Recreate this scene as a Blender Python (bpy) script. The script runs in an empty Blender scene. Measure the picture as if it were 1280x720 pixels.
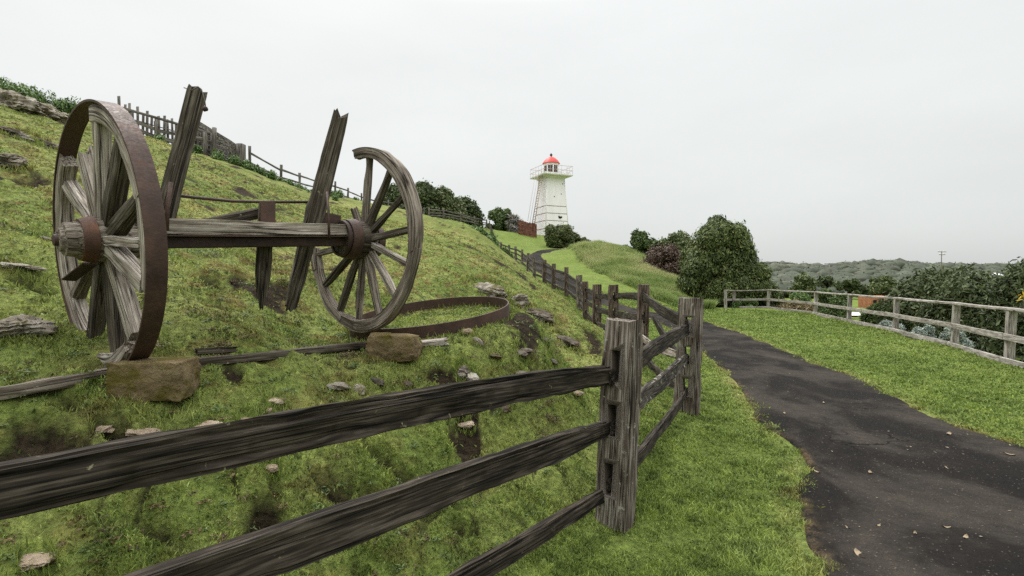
import bpy, bmesh, math, random
import numpy as np
from mathutils import Vector, Matrix

# ------------------------------------------------------------------ scene
S = bpy.context.scene
COL = S.collection
EYE = 1.55
FOC = 660.0            # focal length in photograph pixels (1280 wide)
HOR = 350.0            # image row of the eye level
PITCH = math.atan((360 - HOR) / FOC)

cam_d = bpy.data.cameras.new("camera")
cam_d.sensor_width = 36.0
cam_d.lens = 36.0 * FOC / 1280.0
cam_d.clip_start = 0.05
cam_d.clip_end = 9000
cam = bpy.data.objects.new("camera", cam_d)
COL.objects.link(cam)
cam.location = (0, 0, EYE)
cam.rotation_euler = (math.pi / 2 - PITCH, 0, 0)
S.camera = cam

SUN_EL, SUN_AZ = math.radians(58), math.radians(-35)   # azimuth from +Y towards +X
W = bpy.data.worlds.new("World")
S.world = W
W.use_nodes = True
nt = W.node_tree
nt.nodes.clear()
def wn(t, **k):
    n = nt.nodes.new(t)
    for a, b in k.items():
        setattr(n, a, b)
    return n
out = wn('ShaderNodeOutputWorld'); bg = wn('ShaderNodeBackground')
sky = wn('ShaderNodeTexSky', sky_type='NISHITA', sun_disc=False, sun_elevation=SUN_EL, sun_rotation=SUN_AZ)
sky.air_density = 1.0; sky.dust_density = 4.0
sc_ = wn('ShaderNodeVectorMath', operation='SCALE'); sc_.inputs['Scale'].default_value = 0.10
nt.links.new(sky.outputs['Color'], sc_.inputs[0])
tc = wn('ShaderNodeTexCoord'); sep = wn('ShaderNodeSeparateXYZ')
nt.links.new(tc.outputs['Generated'], sep.inputs[0])
ramp = wn('ShaderNodeValToRGB')
cr = ramp.color_ramp
cr.elements[0].position = 0.0; cr.elements[0].color = (.49, .507, .495, 1)
cr.elements[1].position = 1.0; cr.elements[1].color = (2.55, 2.6, 2.6, 1)
for p, c in ((.08, (.575, .594, .58)), (.25, (.655, .673, .66)), (.46, (.69, .707, .695)), (.72, (1.9, 1.93, 1.9))):
    e = cr.elements.new(p); e.color = (*c, 1)
nt.links.new(sep.outputs['Z'], ramp.inputs[0])
mp = wn('ShaderNodeMapping'); mp.inputs['Scale'].default_value = (1.2, 1.2, 3.6)
nt.links.new(tc.outputs['Generated'], mp.inputs[0])
nz = wn('ShaderNodeTexNoise'); nz.inputs['Scale'].default_value = 1.6; nz.inputs['Detail'].default_value = 4
nt.links.new(mp.outputs[0], nz.inputs['Vector'])
mr = wn('ShaderNodeMapRange'); mr.inputs['From Min'].default_value = .3; mr.inputs['From Max'].default_value = .7
mr.inputs['To Min'].default_value = .955; mr.inputs['To Max'].default_value = 1.045
nt.links.new(nz.outputs['Fac'], mr.inputs['Value'])
mul = wn('ShaderNodeVectorMath', operation='SCALE')
nt.links.new(ramp.outputs['Color'], mul.inputs[0]); nt.links.new(mr.outputs[0], mul.inputs['Scale'])
mixw = wn('ShaderNodeMix', data_type='RGBA'); mixw.inputs['Factor'].default_value = 0.94
nt.links.new(sc_.outputs[0], mixw.inputs['A']); nt.links.new(mul.outputs[0], mixw.inputs['B'])
nt.links.new(mixw.outputs['Result'], bg.inputs['Color'])
bg.inputs['Strength'].default_value = 1.0
nt.links.new(bg.outputs[0], out.inputs[0])

sun_d = bpy.data.lights.new("sun", 'SUN')
sun_d.energy = 1.5; sun_d.angle = math.radians(14); sun_d.color = (1, .97, .92)
sun = bpy.data.objects.new("sun", sun_d); COL.objects.link(sun)
sun.rotation_euler = Vector((math.sin(SUN_AZ) * math.cos(SUN_EL), math.cos(SUN_AZ) * math.cos(SUN_EL), math.sin(SUN_EL))).to_track_quat('Z', 'Y').to_euler()

S.view_settings.view_transform = 'Standard'
S.view_settings.look = 'None'
S.view_settings.gamma = 1.0
S.view_settings.use_curve_mapping = False
S.view_settings.exposure = 0.42
S.render.engine = 'CYCLES'
S.render.filter_size = 1.1
S.cycles.max_bounces = 5
S.cycles.diffuse_bounces = 3
S.cycles.transparent_max_bounces = 6
S.cycles.use_denoising = False

rng = np.random.default_rng(7)
random.seed(7)

# ------------------------------------------------------------------ maths helpers
def Wp(px, py, Y):
    """world point on the ray of an image point at forward distance Y"""
    v = (360 - py) / FOC; u = (px - 640) / FOC
    dy = math.cos(PITCH) + v * math.sin(PITCH)
    dz = -math.sin(PITCH) + v * math.cos(PITCH)
    return np.array([u / dy * Y, Y, EYE + dz / dy * Y])
def ray(px, py):
    p = Wp(px, py, 1.0); d = p - np.array([0, 0, EYE]); return d
def ray_plane(px, py, C, n):
    d = ray(px, py); o = np.array([0, 0, EYE])
    return o + d * (np.dot(C - o, n) / np.dot(d, n))
def nrm(v):
    v = np.asarray(v, float); return v / max(np.linalg.norm(v), 1e-9)

def _h(ix, iy, iz, s):
    n = (ix.astype(np.int64) * 374761393 + iy.astype(np.int64) * 668265263 + iz.astype(np.int64) * 2147483647 + s * 974711) & 0xffffffff
    n = ((n ^ (n >> 13)) * 1274126177) & 0xffffffff
    n = (n ^ (n >> 16)) & 0xffffffff
    n = (n * 2246822519) & 0xffffffff
    return ((n ^ (n >> 15)) & 0xffff) / 32767.5 - 1.0
def vn(p, s=0):
    p = np.asarray(p, float); i = np.floor(p); f = p - i; i = i.astype(np.int64)
    f = f * f * (3 - 2 * f)
    r = 0
    for dx in (0, 1):
        wx = f[..., 0] if dx else 1 - f[..., 0]
        for dy in (0, 1):
            wy = f[..., 1] if dy else 1 - f[..., 1]
            for dz in (0, 1):
                wz = f[..., 2] if dz else 1 - f[..., 2]
                r = r + wx * wy * wz * _h(i[..., 0] + dx, i[..., 1] + dy, i[..., 2] + dz, s)
    return r
def fbm(p, s=0, o=4, g=.5):
    r = 0; a = 1.0; p = np.asarray(p, float)
    for k in range(o):
        r = r + a * vn(p * (2.03 ** k) + 17.3 * k, s + k); a *= g
    return r
def n2(x, y, sc, s=0, o=3):
    return fbm(np.stack([x / sc, y / sc, np.full_like(x, .37)], -1), s, o)
def sstep(a, b, x):
    t = np.clip((x - a) / (b - a), 0, 1); return t * t * (3 - 2 * t)

# ------------------------------------------------------------------ mesh helpers
class MB:
    def __init__(s):
        s.v = []; s.q = []; s.t = []; s.g = []; s.c = []; s.n = 0
    def add(s, v, quads=None, tris=None, grain=None, tint=None):
        v = np.asarray(v, np.float32).reshape(-1, 3); k = len(v)
        s.v.append(v)
        if quads is not None and len(quads): s.q.append(np.asarray(quads, np.int32).reshape(-1, 4) + s.n)
        if tris is not None and len(tris): s.t.append(np.asarray(tris, np.int32).reshape(-1, 3) + s.n)
        s.g.append(np.asarray(grain, np.float32).reshape(-1, 3) if grain is not None else v.copy())
        s.c.append(np.asarray(tint, np.float32) if tint is not None else np.full(k, .5, np.float32))
        s.n += k
    def mesh(s, name, smooth=True):
        v = np.concatenate(s.v)
        q = np.concatenate(s.q) if s.q else np.zeros((0, 4), np.int32)
        t = np.concatenate(s.t) if s.t else np.zeros((0, 3), np.int32)
        me = bpy.data.meshes.new(name)
        me.vertices.add(len(v)); me.vertices.foreach_set('co', v.ravel())
        li = np.concatenate([q.ravel(), t.ravel()]).astype(np.int32)
        me.loops.add(len(li)); me.loops.foreach_set('vertex_index', li)
        st = np.concatenate([np.arange(len(q)) * 4, len(q) * 4 + np.arange(len(t)) * 3]).astype(np.int32)
        me.polygons.add(len(st)); me.polygons.foreach_set('loop_start', st)
        me.polygons.foreach_set('use_smooth', np.full(len(st), smooth))
        a = me.attributes.new('grain', 'FLOAT_VECTOR', 'POINT'); a.data.foreach_set('vector', np.concatenate(s.g).ravel())
        a = me.attributes.new('tint', 'FLOAT', 'POINT'); a.data.foreach_set('value', np.concatenate(s.c))
        me.update(calc_edges=True)
        me.validate()
        return me
    def build(s, name, mat, parent=None, smooth=True, sharp=None):
        me = s.mesh(name, smooth); me.materials.append(mat)
        if sharp is not None:
            me.set_sharp_from_angle(angle=math.radians(sharp))
        o = bpy.data.objects.new(name, me); COL.objects.link(o)
        if parent is not None:
            o.parent = parent; o.matrix_parent_inverse = Matrix.Translation(-parent.location)
        return o
def tag(o, label=None, cat=None, group=None, kind=None):
    if label: o['label'] = label
    if cat: o['category'] = cat
    if group: o['group'] = group
    if kind: o['kind'] = kind
    return o
def empty(name, loc, label, cat, group=None):
    o = bpy.data.objects.new(name, None); COL.objects.link(o); o.location = tuple(float(a) for a in loc)
    o.empty_display_size = .1
    return tag(o, label, cat, group)

def frame(d, up):
    d = nrm(d); s = np.cross(d, np.asarray(up, float))
    if np.linalg.norm(s) < 1e-4: s = np.cross(d, [1.0, 0, 0])
    s = nrm(s); u = np.cross(s, d); return d, s, u

def sweep(mb, P, w, h, up=(0, 0, 1), n=16, sq=.35, rough=.004, groove=.004, rag0=0., rag1=0., seed=None, closed=False, caps=True, sc=1.0):
    """a squarish bar along the points P; w across, h along up; arrays allowed"""
    P = np.asarray(P, float); m = len(P)
    if seed is None: seed = int(rng.integers(0, 9999))
    w = np.broadcast_to(np.asarray(w, float), (m,)); h = np.broadcast_to(np.asarray(h, float), (m,))
    if closed: T = np.roll(P, -1, 0) - np.roll(P, 1, 0)
    else: T = np.gradient(P, axis=0)
    L = np.concatenate([[0], np.cumsum(np.linalg.norm(np.diff(P, axis=0), axis=1))])
    th = np.arange(n) / n * 2 * math.pi + math.pi / n
    cx = np.sign(np.cos(th)) * np.abs(np.cos(th)) ** sq; cy = np.sign(np.sin(th)) * np.abs(np.sin(th)) ** sq
    V = np.zeros((m, n, 3)); G = np.zeros((m, n, 3))
    off = (seed * 1.37) % 50
    up = np.asarray(up, float)
    for i in range(m):
        upi = up[i] if up.ndim == 2 else up
        d, s, u = frame(T[i], upi)
        a = cx * w[i] / 2; b = cy * h[i] / 2
        k = np.arange(n)
        # lengthwise splits and slow wander of the faces
        gr = fbm(np.stack([np.full(n, L[i] * 1.1 / sc + off), np.cos(th) * 4.3 + 9, np.sin(th) * 4.3 + off], -1), seed, 3)
        g2 = vn(np.stack([np.full(n, L[i] * 5 / sc + off), cx * w[i] * 30 / sc, cy * h[i] * 30 / sc + off], -1), seed + 5)
        r = 1 + 0 * k
        edge = (np.abs(cx) * np.abs(cy)) ** 2
        chip = np.maximum(0, vn(np.stack([np.full(n, L[i] * 7 / sc + off), np.sign(cx) * 3.3, np.sign(cy) * 3.3 + off], -1), seed + 21) - .05) * edge
        disp = -chip * rough * 1.6 + gr * rough * .8 + np.minimum(0, g2 + .1) * groove * 2
        V[i] = P[i] + np.outer(a + disp * cx, s) + np.outer(b + disp * cy, u)
        if not closed and i == 0 and rag0: V[i] -= np.outer(np.abs(vn(np.stack([cx * 3.1 + off, cy * 2.3, np.zeros(n)], -1), seed + 9)) * rag0, d)
        if not closed and i == m - 1 and rag1: V[i] += np.outer(np.abs(vn(np.stack([cx * 3.1 + off, cy * 2.3, np.zeros(n)], -1), seed + 11)) * rag1, d)
        G[i] = np.stack([np.full(n, L[i] + off), a + off * .77, b + off * .31], -1)
    idx = np.arange(m * n).reshape(m, n)
    j = np.roll(np.arange(n), -1)
    if closed:
        i1 = np.roll(np.arange(m), -1)
        q = np.stack([idx, idx[:, j], idx[i1][:, j], idx[i1]], -1).reshape(-1, 4)
        mb.add(V.reshape(-1, 3), quads=q, grain=G.reshape(-1, 3)); return
    q = np.stack([idx[:-1], idx[:-1][:, j], idx[1:][:, j], idx[1:]], -1).reshape(-1, 4)
    V = V.reshape(-1, 3); G = G.reshape(-1, 3); tr = []
    if caps:
        c0 = V[:n].mean(0); c1 = V[-n:].mean(0)
        V = np.concatenate([V, [c0, c1]]); G = np.concatenate([G, [G[:n].mean(0), G[-n:].mean(0)]])
        k0, k1 = m * n, m * n + 1
        tr = [(k0, idx[0][j[a]], idx[0][a]) for a in range(n)] + [(k1, idx[-1][a], idx[-1][j[a]]) for a in range(n)]
    mb.add(V, quads=q, tris=tr, grain=G)
def line(a, b, m, bow=(0, 0, 0), wob=0., seed=0):
    a = np.asarray(a, float); b = np.asarray(b, float); t = np.linspace(0, 1, m)[:, None]
    p = a + (b - a) * t + 4 * t * (1 - t) * np.asarray(bow, float)
    if wob:
        L = np.linalg.norm(b - a)
        for k in range(3):
            p[:, k] += wob * vn(np.stack([t[:, 0] * L * 1.3 + seed, np.full(m, seed * .7), np.full(m, k * 5.1)], -1), seed)
    return p
def beam(mb, a, b, w, h, up=(0, 0, 1), m=14, bow=(0, 0, 0), wob=0., seed=None, **k):
    if seed is None: seed = int(rng.integers(0, 9999))
    sweep(mb, line(a, b, m, bow, wob, seed), w, h, up, seed=seed, **k)
def rod(mb, P, r, n=8, closed=False):
    P = np.asarray(P, float)
    sweep(mb, P, 2 * r, 2 * r, (.13, .21, .97), n=n, sq=1.0, rough=0, groove=0, closed=closed)
def box(mb, c, ax, ay, az):
    """half-extent vectors"""
    c, ax, ay, az = (np.asarray(a, float) for a in (c, ax, ay, az))
    v = [c + i * ax + j * ay + k * az for i in (-1, 1) for j in (-1, 1) for k in (-1, 1)]
    q = [(0, 1, 3, 2), (4, 6, 7, 5), (0, 4, 5, 1), (2, 3, 7, 6), (0, 2, 6, 4), (1, 5, 7, 3)]
    g = [(i * np.linalg.norm(ax), j * np.linalg.norm(ay), k * np.linalg.norm(az)) for i in (-1, 1) for j in (-1, 1) for k in (-1, 1)]
    vv = []; gg = []; qq = []
    for f in q:
        qq.append([len(vv) + a for a in range(4)]); vv += [v[a] for a in f]; gg += [g[a] for a in f]
    mb.add(vv, quads=qq, grain=np.array(gg) + rng.random(3) * 20)
def lathe(mb, C, ax, prof, n=28, cap=True, wob=0.):
    """prof: (distance along ax, radius)"""
    d, s, u = frame(ax, (0, 0, 1)); th = np.arange(n) / n * 2 * math.pi
    rings = []
    for (t, r) in prof:
        rr = r * (1 + wob * vn(np.stack([np.cos(th) * 2 + t * 9, np.sin(th) * 2, np.full(n, t * 3)], -1), 3))
        rings.append(C + d * t + np.outer(np.cos(th) * rr, s) + np.outer(np.sin(th) * rr, u))
    V = np.concatenate(rings); m = len(prof); idx = np.arange(m * n).reshape(m, n); j = np.roll(np.arange(n), -1)
    q = np.stack([idx[:-1], idx[1:], idx[1:][:, j], idx[:-1][:, j]], -1).reshape(-1, 4)
    G = np.concatenate([np.stack([np.full(n, t), np.cos(th) * r, np.sin(th) * r], -1) for t, r in prof])
    tr = []
    if cap:
        V = np.concatenate([V, [C + d * prof[0][0], C + d * prof[-1][0]]]); G = np.concatenate([G, [[prof[0][0], 0, 0], [prof[-1][0], 0, 0]]])
        tr = [(m * n, idx[0][a], idx[0][j[a]]) for a in range(n)] + [(m * n + 1, idx[-1][j[a]], idx[-1][a]) for a in range(n)]
    mb.add(V, quads=q, tris=tr, grain=G)

# ------------------------------------------------------------------ materials
def newmat(name, rough=.85, spec=.2):
    m = bpy.data.materials.new(name); m.use_nodes = True
    b = m.node_tree.nodes['Principled BSDF']; b.inputs['Roughness'].default_value = rough
    b.inputs['Specular IOR Level'].default_value = spec
    return m, m.node_tree, b
def N(nt, t, **k):
    n = nt.nodes.new(t)
    for a, b in k.items():
        if a.startswith('i_'): n.inputs[a[2:].replace('_', ' ')].default_value = b
        else: setattr(n, a, b)
    return n
def attr(nt, name): return N(nt, 'ShaderNodeAttribute', attribute_name=name)
def rampn(nt, src, stops, interp='LINEAR'):
    r = N(nt, 'ShaderNodeValToRGB'); cr = r.color_ramp; cr.interpolation = interp
    cr.elements[0].position = stops[0][0]; cr.elements[0].color = (*stops[0][1], 1)
    cr.elements[1].position = stops[-1][0]; cr.elements[1].color = (*stops[-1][1], 1)
    for p, c in stops[1:-1]:
        e = cr.elements.new(p); e.color = (*c, 1)
    nt.links.new(src, r.inputs[0]); return r.outputs[0]
def noise(nt, vec, scale, detail=4, rough=.55, sc3=None, dist=0.):
    if sc3:
        mp = N(nt, 'ShaderNodeMapping'); mp.inputs['Scale'].default_value = sc3
        nt.links.new(vec, mp.inputs[0]); vec = mp.outputs[0]
    n = N(nt, 'ShaderNodeTexNoise'); n.inputs['Scale'].default_value = scale; n.inputs['Detail'].default_value = detail
    n.inputs['Roughness'].default_value = rough; n.inputs['Distortion'].default_value = dist
    nt.links.new(vec, n.inputs['Vector']); return n.outputs['Fac']
def mixc(nt, fac, a, b, mode='MIX'):
    m = N(nt, 'ShaderNodeMix', data_type='RGBA', blend_type=mode)
    for s, v in (('Factor', fac), ('A', a), ('B', b)):
        if hasattr(v, 'is_output'): nt.links.new(v, m.inputs[s])
        elif isinstance(v, tuple): m.inputs[s].default_value = (*v, 1)
        else: m.inputs[s].default_value = v
    return m.outputs['Result']
def math_(nt, op, a, b=None, clamp=False):
    m = N(nt, 'ShaderNodeMath', operation=op, use_clamp=clamp)
    for i, v in enumerate((a, b)):
        if v is None: continue
        if hasattr(v, 'is_output'): nt.links.new(v, m.inputs[i])
        else: m.inputs[i].default_value = v
    return m.outputs[0]
def maprange(nt, v, a, b, c=0., d=1.):
    m = N(nt, 'ShaderNodeMapRange'); nt.links.new(v, m.inputs['Value'])
    for k, x in zip(('From Min', 'From Max', 'To Min', 'To Max'), (a, b, c, d)): m.inputs[k].default_value = x
    return m.outputs[0]
def bump(nt, b, h, strength=.5, dist=.01):
    n = N(nt, 'ShaderNodeBump'); n.inputs['Strength'].default_value = strength; n.inputs['Distance'].default_value = dist
    nt.links.new(h, n.inputs['Height']); nt.links.new(n.outputs[0], b.inputs['Normal'])

def wood(name, dark, mid, light, lichen=0., lich_col=(.42, .42, .30), crack=1.0, sc=1.0, rough=.85):
    m, nt, b = newmat(name, rough, .18)
    g = attr(nt, 'grain').outputs['Vector']
    f1 = noise(nt, g, 1, 5, .6, (4.5 * sc, 95 * sc, 95 * sc), .2)
    f2 = noise(nt, g, 1, 3, .5, (3.5 * sc, 10 * sc, 10 * sc))
    f3 = noise(nt, g, 1, 6, .7, (16 * sc, 170 * sc, 170 * sc))
    s = math_(nt, 'ADD', math_(nt, 'MULTIPLY', f1, .68), math_(nt, 'MULTIPLY', f2, .32))
    c = rampn(nt, s, [(.40, dark), (.49, mid), (.60, light)])
    c = mixc(nt, .55, c, mixc(nt, f3, (.25, .25, .25), (1.6, 1.6, 1.6)), 'MULTIPLY')
    cr = noise(nt, g, 1, 2, .5, (.6 * sc, 30 * sc, 30 * sc), .2)
    ck = rampn(nt, math_(nt, 'ABSOLUTE', math_(nt, 'SUBTRACT', cr, .5)), [(0.0, (0, 0, 0)), (.034 * crack, (1, 1, 1))])
    c = mixc(nt, 1.0, c, mixc(nt, ck, (.06, .055, .05), (1, 1, 1)), 'MULTIPLY')
    if lichen:
        l = noise(nt, g, 14 * sc, 6, .7)
        c = mixc(nt, math_(nt, 'MULTIPLY', maprange(nt, l, .66 - lichen * .2, .70 - lichen * .2), .85), c, lich_col)
    nt.links.new(c, b.inputs['Base Color'])
    hh = math_(nt, 'ADD', math_(nt, 'MULTIPLY', f1, .5), math_(nt, 'ADD', math_(nt, 'MULTIPLY', f3, .25), math_(nt, 'MULTIPLY', ck, .35)))
    bump(nt, b, hh, .8, .005 / sc)
    return m

M = {}
M['rail'] = wood('dark weathered rail', (.015, .0118, .0086), (.033, .0262, .019), (.088, .072, .056), .05, (.24, .22, .14))
M['rail_lichen'] = wood('lichened rail', (.016, .013, .010), (.045, .037, .03), (.14, .122, .105), .30, (.46, .46, .36))
M['post'] = wood('weathered post', (.045, .034, .026), (.125, .099, .078), (.31, .275, .235), .22, (.34, .34, .28))
M['post_dark'] = wood('dark reddish post', (.030, .019, .014), (.092, .062, .047), (.22, .175, .14), .12, (.34, .34, .28))
M['cart'] = wood('silvered timber', (.135, .110, .088), (.27, .232, .192), (.47, .425, .365), .04, (.36, .36, .3))
M['cart_mid'] = wood('brown grey timber', (.078, .061, .047), (.165, .136, .108), (.32, .275, .228), .04, (.36, .36, .3))
M['cart_dark'] = wood('dark timber', (.036, .0285, .020), (.070, .057, .042), (.15, .13, .10), .05, (.26, .25, .18))
M['handrail'] = wood('grey pine rail', (.15, .13, .11), (.30, .27, .235), (.47, .44, .40), 0, crack=.6)
M['plank'] = wood('far grey plank', (.06, .052, .045), (.14, .125, .108), (.26, .235, .205), 0, sc=.35)
M['red_plank'] = wood('red brown plank', (.07, .028, .018), (.16, .065, .045), (.26, .13, .09), 0, sc=.2)

def mk_iron(name, a, b_, c):
    m, nt, b = newmat(name, .62, .4)
    g = attr(nt, 'grain').outputs['Vector']
    f = noise(nt, g, 7, 6, .65); f2 = noise(nt, g, 60, 5, .6)
    col = rampn(nt, f, [(.3, a), (.5, b_), (.75, c)])
    col = mixc(nt, .6, col, mixc(nt, f2, (.5, .5, .5), (1.5, 1.45, 1.4)), 'MULTIPLY')
    nt.links.new(col, b.inputs['Base Color'])
    nt.links.new(maprange(nt, f2, .3, .7, .5, .8), b.inputs['Roughness'])
    b.inputs['Metallic'].default_value = .15
    bump(nt, b, math_(nt, 'ADD', f2, f), .5, .004)
    return m
M['rust'] = mk_iron('rusted iron', (.036, .021, .0165), (.064, .037, .028), (.11, .058, .039))
M['rust_dark'] = mk_iron('dark rusted iron', (.022, .013, .011), (.045, .026, .021), (.09, .05, .035))
M['rust_hub'] = mk_iron('hub iron', (.05, .026, .018), (.085, .042, .028), (.20, .085, .04))
M['rust_red'] = mk_iron('orange rusted iron', (.06, .028, .018), (.13, .055, .03), (.24, .10, .045))

def mk_rock(name, a, b_, c, moss=.0, mcol=(.06, .065, .02), sc=1.):
    m, nt, b = newmat(name, .95, .1)
    g = attr(nt, 'grain').outputs['Vector']
    f = noise(nt, g, 4 * sc, 8, .65); f2 = noise(nt, g, 26 * sc, 6, .7)
    col = rampn(nt, f, [(.3, a), (.5, b_), (.7, c)])
    col = mixc(nt, .7, col, mixc(nt, f2, (.35, .34, .33), (1.6, 1.6, 1.6)), 'MULTIPLY')
    if moss:
        col = mixc(nt, maprange(nt, noise(nt, g, 5 * sc, 6, .7), .62 - moss * .3, .72 - moss * .3), col, mcol)
    nt.links.new(col, b.inputs['Base Color'])
    bump(nt, b, math_(nt, 'ADD', f, math_(nt, 'MULTIPLY', f2, .7)), 1.0, .035 / sc)
    return m
M['rock'] = mk_rock('grey limestone', (.10, .085, .068), (.24, .21, .17), (.42, .39, .34), .35, (.12, .105, .05))
M['rock_pale'] = mk_rock('pale limestone', (.17, .125, .085), (.32, .25, .18), (.46, .38, .29), .25, (.12, .11, .05))
M['rock_dark'] = mk_rock('dark lichened rock', (.04, .034, .026), (.12, .10, .08), (.38, .35, .31), .3, (.09, .065, .025))
M['block'] = mk_rock('mossy sandstone block', (.095, .073, .040), (.165, .122, .066), (.25, .195, .115), .50, (.105, .086, .022))

def mk_leaf(name, a, b_, c, trans=.12, rough=.6, seed=0.):
    m, nt, b = newmat(name, rough, .25)
    t = attr(nt, 'tint').outputs['Fac']
    geo = N(nt, 'ShaderNodeNewGeometry')
    f = noise(nt, geo.outputs['Position'], .9, 2)
    s = math_(nt, 'ADD', math_(nt, 'MULTIPLY', t, .75), math_(nt, 'MULTIPLY', f, .25))
    col = rampn(nt, s, [(.12, a), (.5, b_), (.88, c)])
    nt.links.new(col, b.inputs['Base Color'])
    tr = N(nt, 'ShaderNodeBsdfTranslucent'); nt.links.new(col, tr.inputs['Color'])
    mx = N(nt, 'ShaderNodeMixShader'); mx.inputs[0].default_value = trans
    nt.links.new(b.outputs[0], mx.inputs[1]); nt.links.new(tr.outputs[0], mx.inputs[2])
    o = [n for n in nt.nodes if n.type == 'OUTPUT_MATERIAL'][0]
    nt.links.new(mx.outputs[0], o.inputs[0])
    return m
M['leaf_dark'] = mk_leaf('dark evergreen leaves', (.024, .036, .014), (.060, .083, .029), (.135, .165, .056))
M['leaf_conifer'] = mk_leaf('conifer needles', (.024, .036, .013), (.078, .104, .032), (.23, .265, .085))
M['leaf_mid'] = mk_leaf('mid green leaves', (.04, .062, .02), (.082, .122, .038), (.15, .20, .07))
M['leaf_olive'] = mk_leaf('olive leaves', (.044, .06, .022), (.098, .122, .045), (.20, .225, .092))
M['leaf_lush'] = mk_leaf('lush leaves', (.05, .085, .024), (.10, .165, .045), (.18, .265, .085))
M['leaf_brown'] = mk_leaf('dead brown twigs', (.040, .026, .018), (.085, .056, .039), (.15, .105, .075), 0.)
M['leaf_scrub'] = mk_leaf('grey green scrub', (.026, .037, .014), (.060, .080, .030), (.145, .17, .068))
M['leaf_silver'] = mk_leaf('silver leaves', (.20, .24, .20), (.34, .39, .34), (.48, .53, .47))
M['leaf_grey'] = mk_leaf('grey green coastal scrub', (.020, .027, .013), (.044, .053, .028), (.108, .118, .078), .03)
M['leaf_yellow'] = mk_leaf('yellow flowers', (.4, .25, .02), (.6, .42, .04), (.7, .55, .08))
M['leaf_brown2'] = mk_leaf('bark bits', (.06, .045, .03), (.15, .115, .08), (.30, .24, .17), 0.)
M['leaf_moss'] = mk_leaf('dead moss', (.022, .015, .008), (.07, .045, .02), (.17, .115, .05), 0.)
M['twig'] = mk_leaf('bare twigs', (.14, .13, .115), (.24, .225, .20), (.36, .34, .31), 0.)
M['straw'] = mk_leaf('dry stalks', (.16, .12, .06), (.27, .215, .12), (.38, .32, .2))
M['bark'] = wood('bark', (.03, .025, .02), (.07, .06, .05), (.14, .12, .10), 0, sc=.5)

# grass colours shared by the ground sheet and the blades on it
def grass_colour(nt, blade=False):
    geo = N(nt, 'ShaderNodeNewGeometry'); P = geo.outputs['Position']
    big = noise(nt, P, .35, 4); mid = noise(nt, P, 1.7, 5, .65); fine = noise(nt, P, 19, 6, .7)
    dry = attr(nt, 'dry').outputs['Fac']; dirt = attr(nt, 'dirt').outputs['Fac']
    s = math_(nt, 'ADD', math_(nt, 'MULTIPLY', big, .5), math_(nt, 'MULTIPLY', mid, .5))
    lawn = rampn(nt, s, [(.32, (.118, .165, .034)), (.5, (.165, .222, .050)), (.68, (.225, .285, .078))])
    moss = rampn(nt, s, [(.32, (.108, .145, .036)), (.46, (.185, .235, .062)), (.58, (.285, .30, .10)), (.69, (.35, .30, .13))])
    c = mixc(nt, dry, lawn, moss)
    br = math_(nt, 'MULTIPLY', maprange(nt, noise(nt, P, 3.1, 6, .7, (1, 1, 2.2), .6), .50, .61), math_(nt, 'MULTIPLY', dry, .8))
    c = mixc(nt, br, c, (.165, .105, .042))
    if blade:
        t = attr(nt, 'tint').outputs['Fac']
        c = mixc(nt, 1.0, c, rampn(nt, t, [(0, (.30, .34, .28)), (.5, (.95, .97, .9)), (.9, (1.55, 1.5, 1.35)), (1, (2.2, 1.8, 1.5))]), 'MULTIPLY')
    else:
        c = mixc(nt, 1.0, c, rampn(nt, fine, [(.3, (.28, .27, .24)), (.5, (.72, .72, .70)), (.7, (1.25, 1.22, 1.1))]), 'MULTIPLY')
        c = mixc(nt, dirt, c, rampn(nt, fine, [(.35, (.010, .0075, .0045)), (.7, (.055, .04, .024))]))
    return c, P, fine, mid
def mk_ground():
    m, nt, b = newmat('ground', .95, .1)
    c, P, fine, mid = grass_colour(nt)
    far = attr(nt, 'tint').outputs['Fac']
    c = mixc(nt, far, c, (.075, .095, .05))
    nt.links.new(c, b.inputs['Base Color'])
    bump(nt, b, math_(nt, 'ADD', fine, noise(nt, P, 6, 5, .6)), 1.0, .05)
    return m
def mk_blade():
    m, nt, b = newmat('grass blades', .6, .3)
    c, *_ = grass_colour(nt, True)
    nt.links.new(c, b.inputs['Base Color'])
    tr = N(nt, 'ShaderNodeBsdfTranslucent'); nt.links.new(c, tr.inputs['Color'])
    mx = N(nt, 'ShaderNodeMixShader'); mx.inputs[0].default_value = .25
    nt.links.new(b.outputs[0], mx.inputs[1]); nt.links.new(tr.outputs[0], mx.inputs[2])
    o = [n for n in nt.nodes if n.type == 'OUTPUT_MATERIAL'][0]
    nt.links.new(mx.outputs[0], o.inputs[0])
    return m
M['ground'] = mk_ground(); M['blade'] = mk_blade()
M['long_grass'] = mk_leaf('long grass', (.155, .22, .06), (.29, .355, .12), (.48, .43, .24), .3)

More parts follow.
